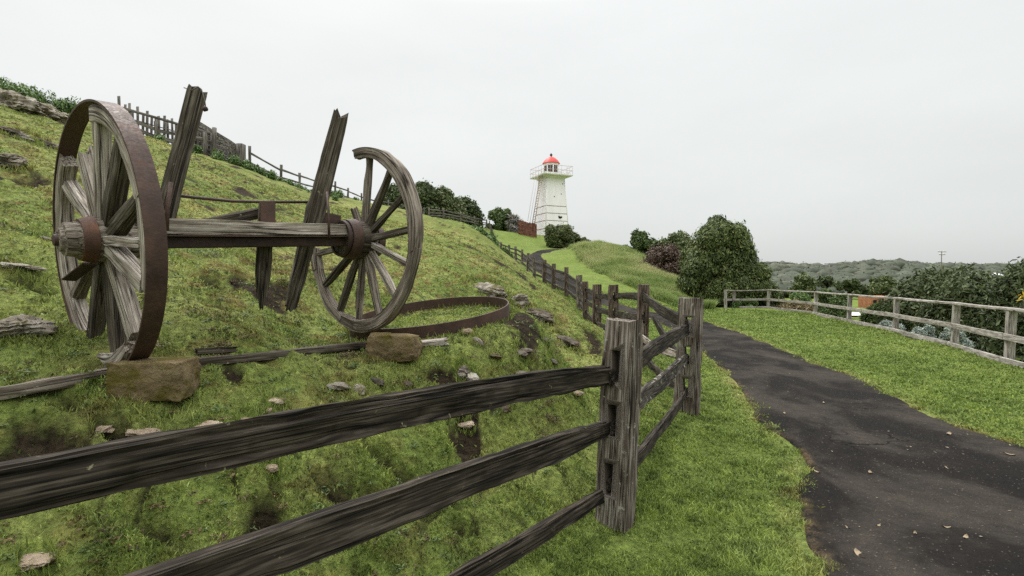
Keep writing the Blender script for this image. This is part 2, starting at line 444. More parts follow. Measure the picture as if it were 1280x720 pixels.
def mk_path():
    m, nt, b = newmat('asphalt', 1.0, .05)
    geo = N(nt, 'ShaderNodeNewGeometry'); P = geo.outputs['Position']
    big = noise(nt, P, .8, 6, .62, (1.3, .8, 1), .35); fine = noise(nt, P, 120, 3, .6); md = noise(nt, P, 14, 6, .7)
    c = rampn(nt, big, [(.34, (.008, .007, .0064)), (.46, (.0135, .0117, .0105)), (.54, (.030, .0262, .0228)), (.70, (.052, .045, .038))])
    c = mixc(nt, .8, c, rampn(nt, fine, [(.3, (.55, .55, .55)), (.62, (1.2, 1.2, 1.2)), (.78, (2.4, 2.3, 2.1))]), 'MULTIPLY')
    c = mixc(nt, .5, c, rampn(nt, md, [(.3, (.6, .6, .6)), (.7, (1.4, 1.35, 1.3))]), 'MULTIPLY')
    mpv = N(nt, 'ShaderNodeVectorMath', operation='ADD'); wv = N(nt, 'ShaderNodeTexNoise'); wv.inputs['Scale'].default_value = 2.2; wv.inputs['Detail'].default_value = 5
    nt.links.new(P, wv.inputs['Vector']); nt.links.new(P, mpv.inputs[0]); nt.links.new(wv.outputs['Color'], mpv.inputs[1])
    vo = N(nt, 'ShaderNodeTexVoronoi', feature='DISTANCE_TO_EDGE'); vo.inputs['Scale'].default_value = .55; nt.links.new(mpv.outputs[0], vo.inputs['Vector'])
    ckm = math_(nt, 'MULTIPLY', maprange(nt, vo.outputs['Distance'], .012, .003), maprange(nt, noise(nt, P, .9, 3), .5, .6))
    c = mixc(nt, math_(nt, 'MULTIPLY', ckm, .85), c, (.004, .0035, .003))
    grit = noise(nt, P, 55, 2, .5)
    c = mixc(nt, math_(nt, 'MULTIPLY', maprange(nt, grit, .67, .72), .6), c, (.16, .135, .105))
    e = attr(nt, 'tint').outputs['Fac']
    ed = math_(nt, 'MULTIPLY', math_(nt, 'MULTIPLY', e, maprange(nt, noise(nt, P, 2.6, 4, .6), .42, .6)), maprange(nt, md, .38, .58))
    c = mixc(nt, ed, c, rampn(nt, fine, [(.3, (.05, .035, .02)), (.7, (.17, .12, .06))]))
    nt.links.new(c, b.inputs['Base Color'])
    nt.links.new(maprange(nt, big, .35, .65, .72, .95), b.inputs['Roughness'])
    bump(nt, b, math_(nt, 'ADD', fine, math_(nt, 'MULTIPLY', md, 1.5)), .7, .006)
    return m
M['path'] = mk_path()
def simple(name, col, rough=.6, spec=.3, var=.25, sc=4.):
    m, nt, b = newmat(name, rough, spec)
    g = attr(nt, 'grain').outputs['Vector']
    f = noise(nt, g, sc, 6, .65)
    k = 1 - var; j = 1 + var
    c = mixc(nt, 1., col, rampn(nt, f, [(.3, (k, k, k)), (.7, (j, j, j))]), 'MULTIPLY')
    nt.links.new(c, b.inputs['Base Color']); return m
M['white'] = simple('weathered white paint', (.85, .82, .83), .7, .2, .10, .9)
M['white_trim'] = simple('white trim', (.74, .73, .70), .6, .3, .1)
M['red'] = simple('red dome paint', (.50, .030, .018), .5, .4, .15)
M['seam'] = simple('dirty seam', (.30, .24, .20), .8, .1, .3)
M['pane'] = simple('dark lantern pane', (.05, .035, .032), .25, .5, .3)
M['rail_pink'] = simple('faded reddish rail', (.50, .40, .37), .6, .3, .2)
M['brick'] = simple('orange brick', (.36, .16, .09), .9, .1, .35)
M['roof_white'] = simple('pale sheet roof', (.72, .73, .74), .5, .3, .08)
M['black'] = simple('dark opening', (.02, .018, .016), .9, .1, .2)
M['pole'] = simple('grey pole timber', (.20, .18, .16), .8, .2, .2)
M['wire'] = simple('steel wire', (.10, .085, .075), .5, .4, .2)
M['leaf_litter'] = simple('dead leaf', (.27, .21, .14), .8, .2, .3)

# ------------------------------------------------------------------ the lie of the land
def pix(*a): return [tuple(Wp(*p)) for p in a]
CP = []
CP += pix((0, 122, 22), (50, 136, 22.5), (100, 150, 24), (160, 172, 26.5), (200, 186, 28), (250, 196, 29.5), (300, 210, 31), (360, 236, 34), (430, 254, 44), (520, 270, 58), (583, 279, 70), (612, 286, 78), (650, 291, 82), (690, 294, 82))
for (x, y, z) in pix((0, 122, 22), (100, 150, 24), (200, 186, 28), (300, 210, 31), (430, 254, 44), (520, 270, 58), (612, 286, 78)):
    CP.append((x * 1.45, y * 1.45, z + .4))
CP += pix((690, 300, 110),)
# slope mid points
def chain(px, b, c, Zs):
    for Z in Zs: CP.append(tuple(Wp(px, 350 - 660 * b + 660 * c / Z, Z)))
chain(35, .41, 1.517, (2.5, 4, 6, 9, 13, 17))
chain(200, .33, 1.42, (3.2, 5, 8, 13, 20))
chain(360, .2126, 1.304, (4.5, 7, 11, 18, 25))
chain(520, .1396, 1.065, (6.2, 9, 14, 22, 36))
chain(600, .1197, 1.20, (9, 14, 24, 40))
CP += [(-2.33, 2.96, 1.0), (-1.26, 4.28, 1.08), (-1.9, 2.75, .92), (-.91, 4.0, .93), (-.78, 5.0, 1.13), (-.05, 5.25, 1.08), (-1.5, 2.0, .36), (-.55, 2.95, .28), (0.0, 3.6, .26), (.45, 4.4, .26), (-.39, 2.2, -.02), (-.9, 1.62, .0), (.1, 2.75, -.01), (-1.35, 1.0, .08), (-2.6, 1.5, .75), (-3, 0, .7), (-2, -1.5, .35)]
CP += pix((640, 400, 8.6), (690, 408, 8.8), (660, 445, 6.2), (620, 480, 4.9))
FENCE = [(.64, 3.36, .0), (2.02, 6.13, .0)]
fp = [(803, 447, 8.9), (767.5, 428, 11.7), (745.5, 416.6, 14.1), (732.5, 402, 17.0), (724.8, 388.7, 19.4), (707.8, 371.5, 22.8), (691.6, 362.7, 25.8), (680.6, 354.6, 28.6), (668, 349, 32), (660, 340, 36.5), (652.8, 333.5, 41), (645, 327, 46), (636, 323, 51), (626.5, 318, 57), (619, 308, 64), (615, 298, 71), (612, 287, 78)]
FENCE += [tuple(Wp(*p)) for p in fp]
CP += FENCE
PATH = [(2.3, -4, 0), (2.45, -1, 0), (2.72, 1.2, 0), (3.14, 2.8, 0), (3.6, 4.2, 0), (3.62, 5.0, 0), (3.95, 6.5, 0), (4.5, 8.5, 0), (5.25, 12.5, 0), (5.85, 15.8, 0), (6.0, 18.8, .05), (5.5, 22, .18), (4.5, 24.8, .45), (3.8, 27.5, .85), (3.2, 31, 1.35), (2.75, 36, 2.05), (2.2, 42, 2.75), (1.75, 47, 3.45), (2.1, 52.5, 4.1), (3.5, 58.5, 4.8), (5.8, 64, 5.3), (8.5, 68, 5.3), (12, 72, 5.0)]
CP += PATH
CP += [(0, 0, 0), (1.2, 2.5, 0), (1.6, 4.6, 0), (2.6, 8, 0), (-.4, 1.2, .05), (-.6, -1, .05), (-1.2, -4, .1), (6, -4, 0), (9, 2, 0), (7, 6, 0), (8, 10, 0), (9, 15, 0), (9.5, 20, 0), (10, 26, 0), (8, 24, 0)]
RF = [(1420, 497, 7.1), (1340, 470, 8.6), (1261, 450, 10.2), (1193, 430, 12.8), (1119, 412, 16.5), (1061, 400, 20.5), (1019, 391, 25), (960, 384, 30), (917, 384, 31.5), (907, 385, 28.6)]
RFW = [tuple(Wp(*p)) for p in RF]
CP += RFW
CP += [(x + 2.4, y + 2.4, -.7) for x, y, z in RFW[:7]] + [(x - .7, y - .7, z - .01) for x, y, z in RFW[:9]] + [(x - 2, y - 1.2, -.02) for x, y, z in RFW[:9]] + [(20, 10, -2.3), (20, 16, -1.6), (26, 22, -1.4), (22, 33, -.8), (30, 30, -1.0), (41, 60, -1.7), (20, 50, -1.2), (30, 90, -2.2), (70, 60, -2.4), (60, 110, -2.6), (14, -4, -1.5), (25, 0, -3)]
CP += pix((745, 309, 50), (775, 311, 46), (800, 326, 42), (840, 352, 37), (880, 376, 33), (840, 384, 28), (800, 366, 31), (760, 348, 35), (722, 329, 43), (705, 319, 56), (900, 386, 31), (950, 386, 36))
CP += [(14, 46, 1.0), (15, 55, 2.2), (13, 62, 4.2), (22, 60, 0), (16, 80, 4.5), (30, 75, 0), (4, 90, 8.6), (12, 84, 7.0)]
CP = np.array(CP); 
_k = []
for i, c in enumerate(CP):
    if all(np.hypot(*(c[:2] - CP[j][:2])) > .25 for j in _k): _k.append(i)
CP = CP[_k]
def tps_k(r2): return np.where(r2 > 1e-12, .5 * r2 * np.log(np.maximum(r2, 1e-12)), 0)
def _fit(cp, lam):
    n = len(cp); d2 = ((cp[:, None, :2] - cp[None, :, :2]) ** 2).sum(-1)
    A = np.zeros((n + 3, n + 3)); A[:n, :n] = tps_k(d2) + lam * np.eye(n) * (1 + .02 * (cp[:, 1] ** 2))
    Pm = np.c_[np.ones(n), cp[:, :2]]; A[:n, n:] = Pm; A[n:, :n] = Pm.T
    return np.linalg.solve(A, np.r_[cp[:, 2], 0, 0, 0])
TW = _fit(CP, .03)
def smooth_h(x, y):
    o = np.empty(x.size); xf, yf = x.ravel(), y.ravel()
    for a in range(0, x.size, 20000):
        d2 = (xf[a:a + 20000, None] - CP[None, :, 0]) ** 2 + (yf[a:a + 20000, None] - CP[None, :, 1]) ** 2
        o[a:a + 20000] = tps_k(d2) @ TW[:-3] + TW[-3] + TW[-2] * xf[a:a + 20000] + TW[-1] * yf[a:a + 20000]
    return o.reshape(x.shape)
def dense(P, k=12):
    P = np.asarray(P, float); t = np.arange(len(P)); 
    # Catmull-Rom
    out = []
    for i in range(len(P) - 1):
        p0, p1, p2, p3 = P[max(i - 1, 0)], P[i], P[i + 1], P[min(i + 2, len(P) - 1)]
        for s in np.arange(k) / k:
            out.append(.5 * (2 * p1 + (p2 - p0) * s + (2 * p0 - 5 * p1 + 4 * p2 - p3) * s * s + (3 * p1 - p0 - 3 * p2 + p3) * s ** 3))
    out.append(P[-1]); return np.array(out)
PD = dense(np.array(PATH)[:, :2], 14)
PHW = np.interp(np.arange(len(PD)) / 14, [0, 3, 4, 5, 6, 7, 8, 9, 12, 23], [1.42, 1.40, 1.14, .95, .90, .97, .80, .80, .9, .85])   # half width
def path_dist(x, y):
    """signed distance to the path's edge, negative on the path"""
    o = np.empty(x.size); xf, yf = x.ravel(), y.ravel()
    for a in range(0, x.size, 20000):
        d = np.sqrt((xf[a:a + 20000, None] - PD[None, :, 0]) ** 2 + (yf[a:a + 20000, None] - PD[None, :, 1]) ** 2) - PHW[None]
        o[a:a + 20000] = d.min(1)
    return o.reshape(x.shape)
FX = np.array(FENCE)
def slope_mask(x, y):
    """1 on the rough hillside left of the fence"""
    fx = np.interp(y, np.r_[-6, 1.0, FX[:, 1]], np.r_[-2.5, -1.4, FX[:, 0]])
    return sstep(-.15, .7, fx - x) * sstep(110, 80, y)
def far_h(x, y):
    r = np.hypot(x, y)
    ang = x / np.maximum(y, 1); hill = sstep(170, 420, r) * (7.5 + 3.0 * n2(x, y, 150, 41, 3) + 3.2 * np.exp(-((ang - .68) / .085) ** 2) + 3 * np.exp(-((ang - .5) / .06) ** 2)) + sstep(420, 1500, r) * 4
    right = -3.0 + hill
    left = 9.0 + 0 * x
    return right * sstep(-.05, .28, x / np.maximum(r, 1)) + left * (1 - sstep(-.05, .28, x / np.maximum(r, 1)))
def base_h(x, y):
    r = np.hypot(x, y)
    w = sstep(75, 125, r)
    yy = np.where(y < -4, -4 + (y + 4) * .2, y)
    near = smooth_h(np.clip(x, -45, 80), np.clip(yy, -8, 125))
    back = sstep(-2, -14, y) * .6
    near = near * (1 - back)
    return near * (1 - w) + far_h(x, y) * w
def dirt_of(x, y):
    s = slope_mask(x, y)
    a = n2(x, y, .45, 61, 4); b = n2(x, y, 2.2, 63, 2)
    fx = np.interp(y, np.r_[-6, 1.0, FX[:, 1]], np.r_[-2.5, -1.4, FX[:, 0]])
    low = np.exp(-((fx - x - 1.2) / 1.1) ** 2) * sstep(14, 5, y)         # worn foot of the bank
    d = sstep(.60, .80, a + .4 * b + .30 * low) * s
    d = np.maximum(d, .85 * s * sstep(.030, .008, np.abs(n2(x, y, .8, 69, 3))) * sstep(-.1, .5, n2(x, y, 1.5, 70, 2) + .3 * low) * sstep(30, 10, y))
    return np.maximum(d, sstep(.3, .75, hole_mask(x, y)))
def Hgt(x, y):
    x = np.asarray(x, float); y = np.asarray(y, float)
    h = base_h(x, y); s = slope_mask(x, y); r = np.hypot(x, y)
    near = sstep(45, 15, r)
    h = h - s * .045 * dirt_of(x, y) * sstep(20, 8, r) + s * .03 * sstep(16, 8, r) * np.abs(n2(x, y, .13, 14, 2)) + s * .05 * sstep(12, 5, r) * np.abs(n2(x, y, .34, 15, 2)) + s * (.16 * n2(x, y, 2.6, 3, 2) * sstep(2, 7, r) + .055 * n2(x, y, .8, 5, 3) + .03 * near * n2(x, y, .22, 8, 3))
    # stepped little terraces of the sheep-worn turf
    h = h + s * sstep(3, 8, r) * (.09 * np.abs(n2(x * .55 + .8 * y, 2.6 * y, 1.3, 12, 3)) + .035 * np.abs(n2(x * .5, 3 * y + x, .5, 13, 2)) * sstep(30, 14, r))
    h = h + (1 - s) * .012 * n2(x, y, .6, 21, 2) * near
    h = h - hole_mask(x, y) * .10
    o_h = np.full(x.shape, 9.0); o_z = np.zeros(x.shape); xf, yf = x.ravel(), y.ravel()
    nearf = np.nonzero((xf > 6) & (xf < 22) & (yf > 2) & (yf < 40))[0]
    if len(nearf):
        for a in range(0, len(nearf), 20000):
            kk = nearf[a:a + 20000]; D = np.hypot(xf[kk, None] - RFD[None, :, 0], yf[kk, None] - RFD[None, :, 1]); m = D.argmin(1)
            o_h.ravel()[kk] = D[np.arange(len(kk)), m]; o_z.ravel()[kk] = RFD[m, 2]
    k = sstep(3.2, 1.0, o_h) * np.where(h < o_z - .05, 0, 1)
    h = h * (1 - k) + k * (o_z - .035)
    d = np.hypot(x + .776, y - 5.009)           # a level bed under the iron hoop
    k = sstep(1.6, .80, d)
    h = h * (1 - k) + k * (1.145 + .107 * (x + .776) + .118 * (y - 5.009) + .012 * n2(x, y, .3, 5, 2))
    return h
HOLES = []
RFD = np.concatenate([np.linspace(RFW[i], RFW[i + 1], 30) for i in range(len(RFW) - 1)]); RFD[:, 2] -= .01
def hole_mask(x, y):
    m = np.zeros_like(x)
    for (hx, hy, rx, ry) in HOLES:
        m = np.maximum(m, np.exp(-(((x - hx) / rx) ** 2 + ((y - hy) / ry) ** 2)))
    return np.clip(m * (1 + .8 * n2(x, y, .12, 67, 3)), 0, 1.2)
def G(px, py):
    """where the ray of an image point meets the ground"""
    d = ray(px, py); t = np.concatenate([np.linspace(.8, 12, 900), np.geomspace(12.02, 400, 900)])
    h = Hgt(d[0] * t, t); z = EYE + d[2] * t
    k = np.nonzero(z <= h)[0]
    if not len(k): return Wp(px, py, 60)
    i = max(k[0], 1); a = z[i - 1] - h[i - 1]; b = h[i] - z[i]; f = a / max(a + b, 1e-9)
    tt = t[i - 1] + (t[i] - t[i - 1]) * f
    return np.array([d[0] * tt, tt, EYE + d[2] * tt])
def gz(x, y): return float(Hgt(np.array([float(x)]), np.array([float(y)]))[0])
for (px, py, rx, ry) in ((268, 352, .16, .09), (262, 372, .28, .13), (330, 655, .09, .22), (75, 540, .22, .1), (15, 562, .12, .10), (150, 530, .3, .08), (440, 610, .22, .10), (520, 600, .12, .06), (40, 352, .18, .06), (603, 430, .10, .03), (580, 655, .1, .05), (420, 490, .1, .05), (700, 468, .1, .12), (330, 680, .08, .1), (560, 470, .16, .07), (210, 660, .12, .05), (470, 560, .1, .05)):
    g = G(px, py); HOLES.append((g[0], g[1], rx, ry))

def dry_of(x, y):
    s = slope_mask(x, y); r = np.hypot(x, y)
    d = s * np.clip(.40 + .62 * sstep(3.2, 9, r) + .40 * n2(x, y, 3.0, 71, 2), 0, 1) * sstep(75, 30, r)
    pd = path_dist(x, y)
    return np.clip(np.maximum(d, .85 * np.exp(-((pd - .02) / .13) ** 2)), 0, 1)

# ground sheet: rings round the viewpoint, finest in front of it
angs = np.concatenate([np.radians(np.linspace(-58, 58, 465)), np.radians(np.linspace(58, 302, 62))[1:-1]])
rads = np.concatenate([[.3, .5], np.geomspace(.8, 70, 560), np.geomspace(70, 6000, 120)[1:]])
A_, R_ = np.meshgrid(angs, rads)
gx = R_ * np.sin(A_); gy = R_ * np.cos(A_)
pdg = path_dist(gx, gy)
ghz = Hgt(gx, gy) - .06 * sstep(.02, -.22, pdg)
nr, na = gx.shape
idx = np.arange(nr * na).reshape(nr, na); j = np.roll(np.arange(na), -1)
q = np.stack([idx[:-1], idx[1:], idx[1:][:, j], idx[:-1][:, j]], -1).reshape(-1, 4)
mb = MB()
vv = np.stack([gx, gy, ghz], -1).reshape(-1, 3)
c0 = np.array([[0, 0, gz(0, 0)]])
tris = [(nr * na, idx[0][a], idx[0][j[a]]) for a in range(na)]
mb.add(np.concatenate([vv, c0]), quads=q, tris=tris, tint=np.concatenate([sstep(150, 300, R_).ravel(), [0]]))
ground = mb.build('ground', M['ground'])
for nm, f in (('dry', dry_of), ('dirt', dirt_of)):
    a = ground.data.attributes.new(nm, 'FLOAT', 'POINT')
    a.data.foreach_set('value', np.concatenate([f(gx, gy).ravel(), [0]]).astype(np.float32))
tag(ground, kind='structure')

# path ribbon
T = np.gradient(PD, axis=0); T /= np.linalg.norm(T, axis=1)[:, None]; NR = np.stack([T[:, 1], -T[:, 0]], -1)
PDf = np.stack([np.interp(np.linspace(0, len(PD) - 1, 1400), np.arange(len(PD)), PD[:, k]) for k in (0, 1)], -1)
NRf = np.stack([np.interp(np.linspace(0, len(PD) - 1, 1400), np.arange(len(PD)), NR[:, k]) for k in (0, 1)], -1)
HWf = np.interp(np.linspace(0, len(PD) - 1, 1400), np.arange(len(PD)), PHW)
sarc = np.concatenate([[0], np.cumsum(np.linalg.norm(np.diff(PDf, axis=0), axis=1))])
us = np.concatenate([[-1.0, -.985, -.96, -.92], np.linspace(-.86, .86, 21), [.92, .96, .985, 1.0]])
eL = HWf * (1 + 0) + .10 * n2(sarc, sarc * 0 + 3, .9, 81, 4); eR = HWf + .10 * n2(sarc, sarc * 0 + 9, .9, 83, 4)
hw = np.where(us[None] < 0, eL[:, None], eR[:, None]) + .03
px_ = PDf[:, None, 0] + NRf[:, None, 0] * us[None] * hw; py_ = PDf[:, None, 1] + NRf[:, None, 1] * us[None] * hw
pz = Hgt(px_, py_) + .012 - .045 * (np.abs(us[None]) > .99) - .012 * (np.abs(us[None]) > .97) + .01 * n2(px_, py_, 1.2, 88, 2)
m_, n_ = px_.shape; idx = np.arange(m_ * n_).reshape(m_, n_)
mb = MB(); mb.add(np.stack([px_, py_, pz], -1).reshape(-1, 3), quads=np.stack([idx[:-1, :-1], idx[:-1, 1:], idx[1:, 1:], idx[1:, :-1]], -1).reshape(-1, 4),
                  tint=np.broadcast_to(np.clip(sstep(.90, 1.0, np.abs(us))[None], 0, 1), px_.shape).ravel())
tag(mb.build('path', M['path']), kind='structure')

# ------------------------------------------------------------------ grass blades
def blades(n, rmin, rmax, a0, a1, hgt, wid, accept, seed, name, mat, lean=.5, tintf=None, extra=True):
    r_ = np.random.default_rng(seed)
    r = np.exp(r_.uniform(math.log(rmin), math.log(rmax), n)); a = np.radians(r_.uniform(a0, a1, n))
    x = r * np.sin(a); y = r * np.cos(a)
    k = r_.random(n) < accept(x, y)
    x, y, r = x[k], y[k], r[k]; n = len(x)
    z = Hgt(x, y) - .004
    H = hgt(x, y, r) * r_.uniform(.45, 1.25, n); Wd = wid(r) * r_.uniform(.7, 1.3, n)
    if extra:
        br = r_.random(n) < .22 + .25 * slope_mask(x, y); Wd = np.where(br, Wd * 2.3, Wd); H = np.where(br, H * .75, H)
    az = r_.uniform(0, 2 * math.pi, n); sx, sy = np.cos(az), np.sin(az)
    la = r_.uniform(0, 2 * math.pi, n); ll = H * lean * r_.uniform(.2, 1.5, n)
    lx, ly = np.cos(la) * ll, np.sin(la) * ll
    V = np.zeros((n, 5, 3), np.float32)
    V[:, 0] = np.stack([x - sx * Wd / 2, y - sy * Wd / 2, z], -1); V[:, 1] = np.stack([x + sx * Wd / 2, y + sy * Wd / 2, z], -1)
    mx, my, mz = x + lx * .35, y + ly * .35, z + H * .6
    V[:, 2] = np.stack([mx + sx * Wd * .38, my + sy * Wd * .38, mz], -1); V[:, 3] = np.stack([mx - sx * Wd * .38, my - sy * Wd * .38, mz], -1)
    V[:, 4] = np.stack([x + lx, y + ly, z + H], -1)
    b = np.arange(n)[:, None] * 5
    ti = np.clip(r_.random(n) * .62 + .18 + .42 * n2(x, y, .085, 97, 2) * sstep(14, 5, r) + .18 * n2(x, y, .4, 98, 2), 0, .93) + (r_.random(n) < .02) * .07 if tintf is None else tintf(x, y, r_, n)
    mb = MB(); mb.add(V.reshape(-1, 3), quads=b + np.array([[0, 1, 2, 3]]), tris=b + np.array([[3, 2, 4]]), tint=np.repeat(ti, 5))
    me = mb.mesh(name, False); me.materials.append(mat)
    if extra:
        for nm, f in (('dry', dry_of), ('dirt', dirt_of)):
            at = me.attributes.new(nm, 'FLOAT', 'POINT'); at.data.foreach_set('value', np.repeat(f(x, y), 5).astype(np.float32))
    o = bpy.data.objects.new(name, me); COL.objects.link(o); return o
def acc(x, y):
    pd = path_dist(x, y) + .16 * n2(x, y, .35, 91, 3)
    edge = sstep(-.08, .04, pd)
    d = dirt_of(x, y); s = slope_mask(x, y)
    patch = .18 + .82 * sstep(-.40, .15, n2(x, y, .22, 93, 3) + .3 * n2(x * .5, 3 * y + x, .5, 13, 2))
    rgt = 1 - sstep(-.3, .6, x - np.interp(y, [p[1] for p in RFW[:8]], [p[0] for p in RFW[:8]]))
    return edge * (1 - .93 * d) * np.where(s > .5, patch, 1.0) * rgt
def hg(x, y, r):
    s = slope_mask(x, y)
    clump = 1 + .55 * n2(x, y, .3, 95, 2) + .45 * n2(x, y, .09, 96, 2)
    return np.maximum(.010, np.maximum(.034 - .008 * s, .0022 * r) * clump)
g1 = blades(680000, 1.15, 30, -52, 56, hg, lambda r: np.maximum(.0042, .0016 * r), acc, 11, 'grass', M['blade'], .8)
tag(g1, kind='stuff')

# long grass on the knoll beside the path
FOOT = np.array(sorted([tuple(Wp(*p)[:2]) for p in ((850, 385, 28), (800, 366, 31), (760, 348, 35), (722, 329, 43), (700, 317, 58))], key=lambda p: p[1]))
def knoll(x, y):
    fx = np.interp(y, FOOT[:, 1], FOOT[:, 0]); fx = np.where(y < 27.5, 99, fx)
    return sstep(0, .7, x - fx + .35 * n2(x, y, 1.0, 33, 3)) * sstep(63, 56, y)
def ktint(x, y, r_, n): return np.clip(.45 + .38 * n2(x, y, 3.5, 35, 3) + r_.normal(0, .2, n), 0, 1)
g2 = blades(420000, 27, 64, 5, 21, lambda x, y, r: .42 * (1 + .5 * n2(x, y, 1.6, 37, 2)) * (.35 + .65 * sstep(.1, .9, knoll(x, y))), lambda r: .0011 * r, lambda x, y: knoll(x, y), 13, 'long_grass', M['long_grass'], .5, ktint, False)
tag(g2, kind='stuff')

# ------------------------------------------------------------------ post and rail fence beside the path
def post_mesh(name, base, tocam_dir, along, w, d, hgt, lean=(0, 0), slots=(), slot_size=(.055, .17), seed=0, mat=None, parent=None, detail=True, top_rag=.02, rough=.015):
    """a split post; along = horizontal direction of the rails that pass through its slots"""
    a = nrm([along[0], along[1], 0]); b = np.asarray(base, float)
    p0 = b - np.array([0, 0, .25]); p1 = b + np.array([lean[0], lean[1], hgt])
    m = 26 if detail else 8; mb = MB()
    sweep(mb, line(p0, p1, m), w * np.linspace(1.06, .97, m), d * np.linspace(1.05, .97, m), up=a, n=28 if detail else 12, sq=.28, rough=rough, groove=.006 if detail else .003, rag1=top_rag, seed=seed, sc=1.2)
    o = mb.build(name, mat, parent, sharp=38)
    if slots:
        s = np.cross(a, [0, 0, 1.0])
        cb = MB()
        for z in slots:
            c = b + np.array([lean[0], lean[1], 0]) * z / hgt + np.array([0, 0, z])
            hw, hh = slot_size[0] / 2, slot_size[1] / 2
            # a slot wide at the top and narrow at the foot
            v = []
            for t in (-1, 1):
                for (ss, zz) in ((-hw * .6, -hh), (hw * .6, -hh), (hw, hh), (-hw, hh)):
                    v.append(c + a * t * d + s * ss + np.array([0, 0, zz]))
            cb.add(v, quads=[(0, 1, 2, 3), (7, 6, 5, 4), (0, 4, 5, 1), (1, 5, 6, 2), (2, 6, 7, 3), (3, 7, 4, 0)], grain=np.array(v) * 1.3)
        cme = cb.mesh('cut'); co = bpy.data.objects.new('cut', cme); COL.objects.link(co)
        bm = bmesh.new(); bm.from_mesh(cme); bmesh.ops.recalc_face_normals(bm, faces=bm.faces); bm.to_mesh(cme); bm.free()
        bm = bmesh.new(); bm.from_mesh(o.data); bmesh.ops.recalc_face_normals(bm, faces=bm.faces); bm.to_mesh(o.data); bm.free()
        md = o.modifiers.new('slots', 'BOOLEAN'); md.operation = 'DIFFERENCE'; md.object = co; md.solver = 'EXACT'
        bpy.context.view_layer.update()
        dg = bpy.context.evaluated_depsgraph_get()
        nm = bpy.data.meshes.new_from_object(o.evaluated_get(dg), depsgraph=dg)
        o.modifiers.clear(); o.data = nm
        bpy.data.objects.remove(co)
    return o
def rail(a, b, h=.14, w=.05, bow=(0, 0, 0), seed=None, parent=None, mat=None, name='rail', m=16, n=18, wob=.012, taper=.75, groove=.005, rough=.010):
    mb = MB(); P = line(a, b, m, bow, wob, seed or 1); t = np.linspace(0, 1, m)
    hh = h * (taper + (1 - taper) * np.clip(np.minimum(t, 1 - t) * 5, 0, 1)); 
    sweep(mb, P, w * (hh / h), hh, (0, 0, 1), n=n, sq=.3, rough=rough, groove=groove, rag0=.04, rag1=.04, seed=seed)
    return mb.build(name, mat, parent, sharp=40)

P0 = np.array([-1.42, 1.03, 0]); P0[2] = gz(P0[0], P0[1])
FP = [P0] + [np.array([p[0], p[1], gz(p[0], p[1])]) for p in FENCE]
fence = empty('post_and_rail_fence', (FP[1][0], FP[1][1], FP[1][2]), 'long split timber post and rail fence running uphill between path and cart', 'fence')
SLZ = (.29, .66, 1.0)
heights = [1.3, 1.29, 1.32, 1.22, 1.27, 1.3, 1.27, 1.29, 1.28, 1.27, 1.27, 1.27, 1.25, 1.25, 1.25, 1.25, 1.25, 1.25, 1.2, 1.2]
for i, b in enumerate(FP):
    a = FP[min(i + 1, len(FP) - 1)] - FP[max(i - 1, 0)]
    if i == 1: a = nrm(FP[1] - FP[0]) * .8 + nrm(FP[2] - FP[1]) * .2
    if i == 2: a = nrm(FP[2] - FP[1]) 
    det = i < 9
    lean = {1: (.075, -.01), 2: (.055, 0), 3: (.02, .02), 4: (-.02, 0), 5: (.02, 0), 6: (-.03, 0)}.get(i, (random.uniform(-.05, .05), random.uniform(-.04, .04)))
    w, d = {1: (.215, .175), 2: (.27, .15)}.get(i, (random.uniform(.17, .23), random.uniform(.14, .17)))
    post_mesh('post', b, None, a, w, d, heights[i], lean, tuple(z + .01 for z in SLZ) if 0 < i < 8 else (), (.062, .20) if i < 3 else (.05, .17), 31 + i * 7,
              M['post'] if i in (1, 2, 7) or i > 10 else M['post_dark'], fence, det)
for i in range(len(FP) - 1):
    A, B = FP[i], FP[i + 1]
    u = nrm((B - A) * [1, 1, 0])
    for k, z in enumerate(SLZ):
        if i == 2 and k < 2: continue
        hA = hB = z
        bow = (0, 0, random.uniform(-.05, .04))
        h = random.uniform(.125, .15); w = .05; mt = M['rail']; ms = 48; nn = 22
        ov = .09
        if i == 0:
            hA = {0: .19, 1: .655, 2: 1.05}[k] - A[2]; hB = {0: .19, 1: .60, 2: .945}[k] - B[2]; h = (.095, .142, .138)[k]; bow = ((.0, 0, .0), (0.02, 0, .02), (.03, 0, .03))[k]; ms = 170; nn = 44; w = (.05, .06, .065)[k]
        if i == 1:
            hA = {0: .26, 1: .60, 2: .93}[k]; hB = {0: .24, 1: .61, 2: .965}[k]; h = (.10, .145, .135)[k]; mt = M['rail_lichen'] if k == 1 else M['rail']; ms = 110; nn = 30; bow = ((0, 0, -.06), (0, 0, .03), (0, 0, .02))[k]
        if i == 2:
            hA, hB = 1.02, 1.06; bow = (0, 0, -.03)
        if i > 8: ms = 6; nn = 8
        s_ = (k - 1) * .004 + (.012 if i % 2 else -.012)
        sd = np.cross(u, [0, 0, 1.0]) * s_
        rail(A + [0, 0, hA] - u * ov * .6 + sd, B + [0, 0, hB] + u * ov * .6 + sd, h, w, bow, 100 + i * 5 + k, fence, mt, m=ms, n=nn, groove=.007 if i < 2 else .004)
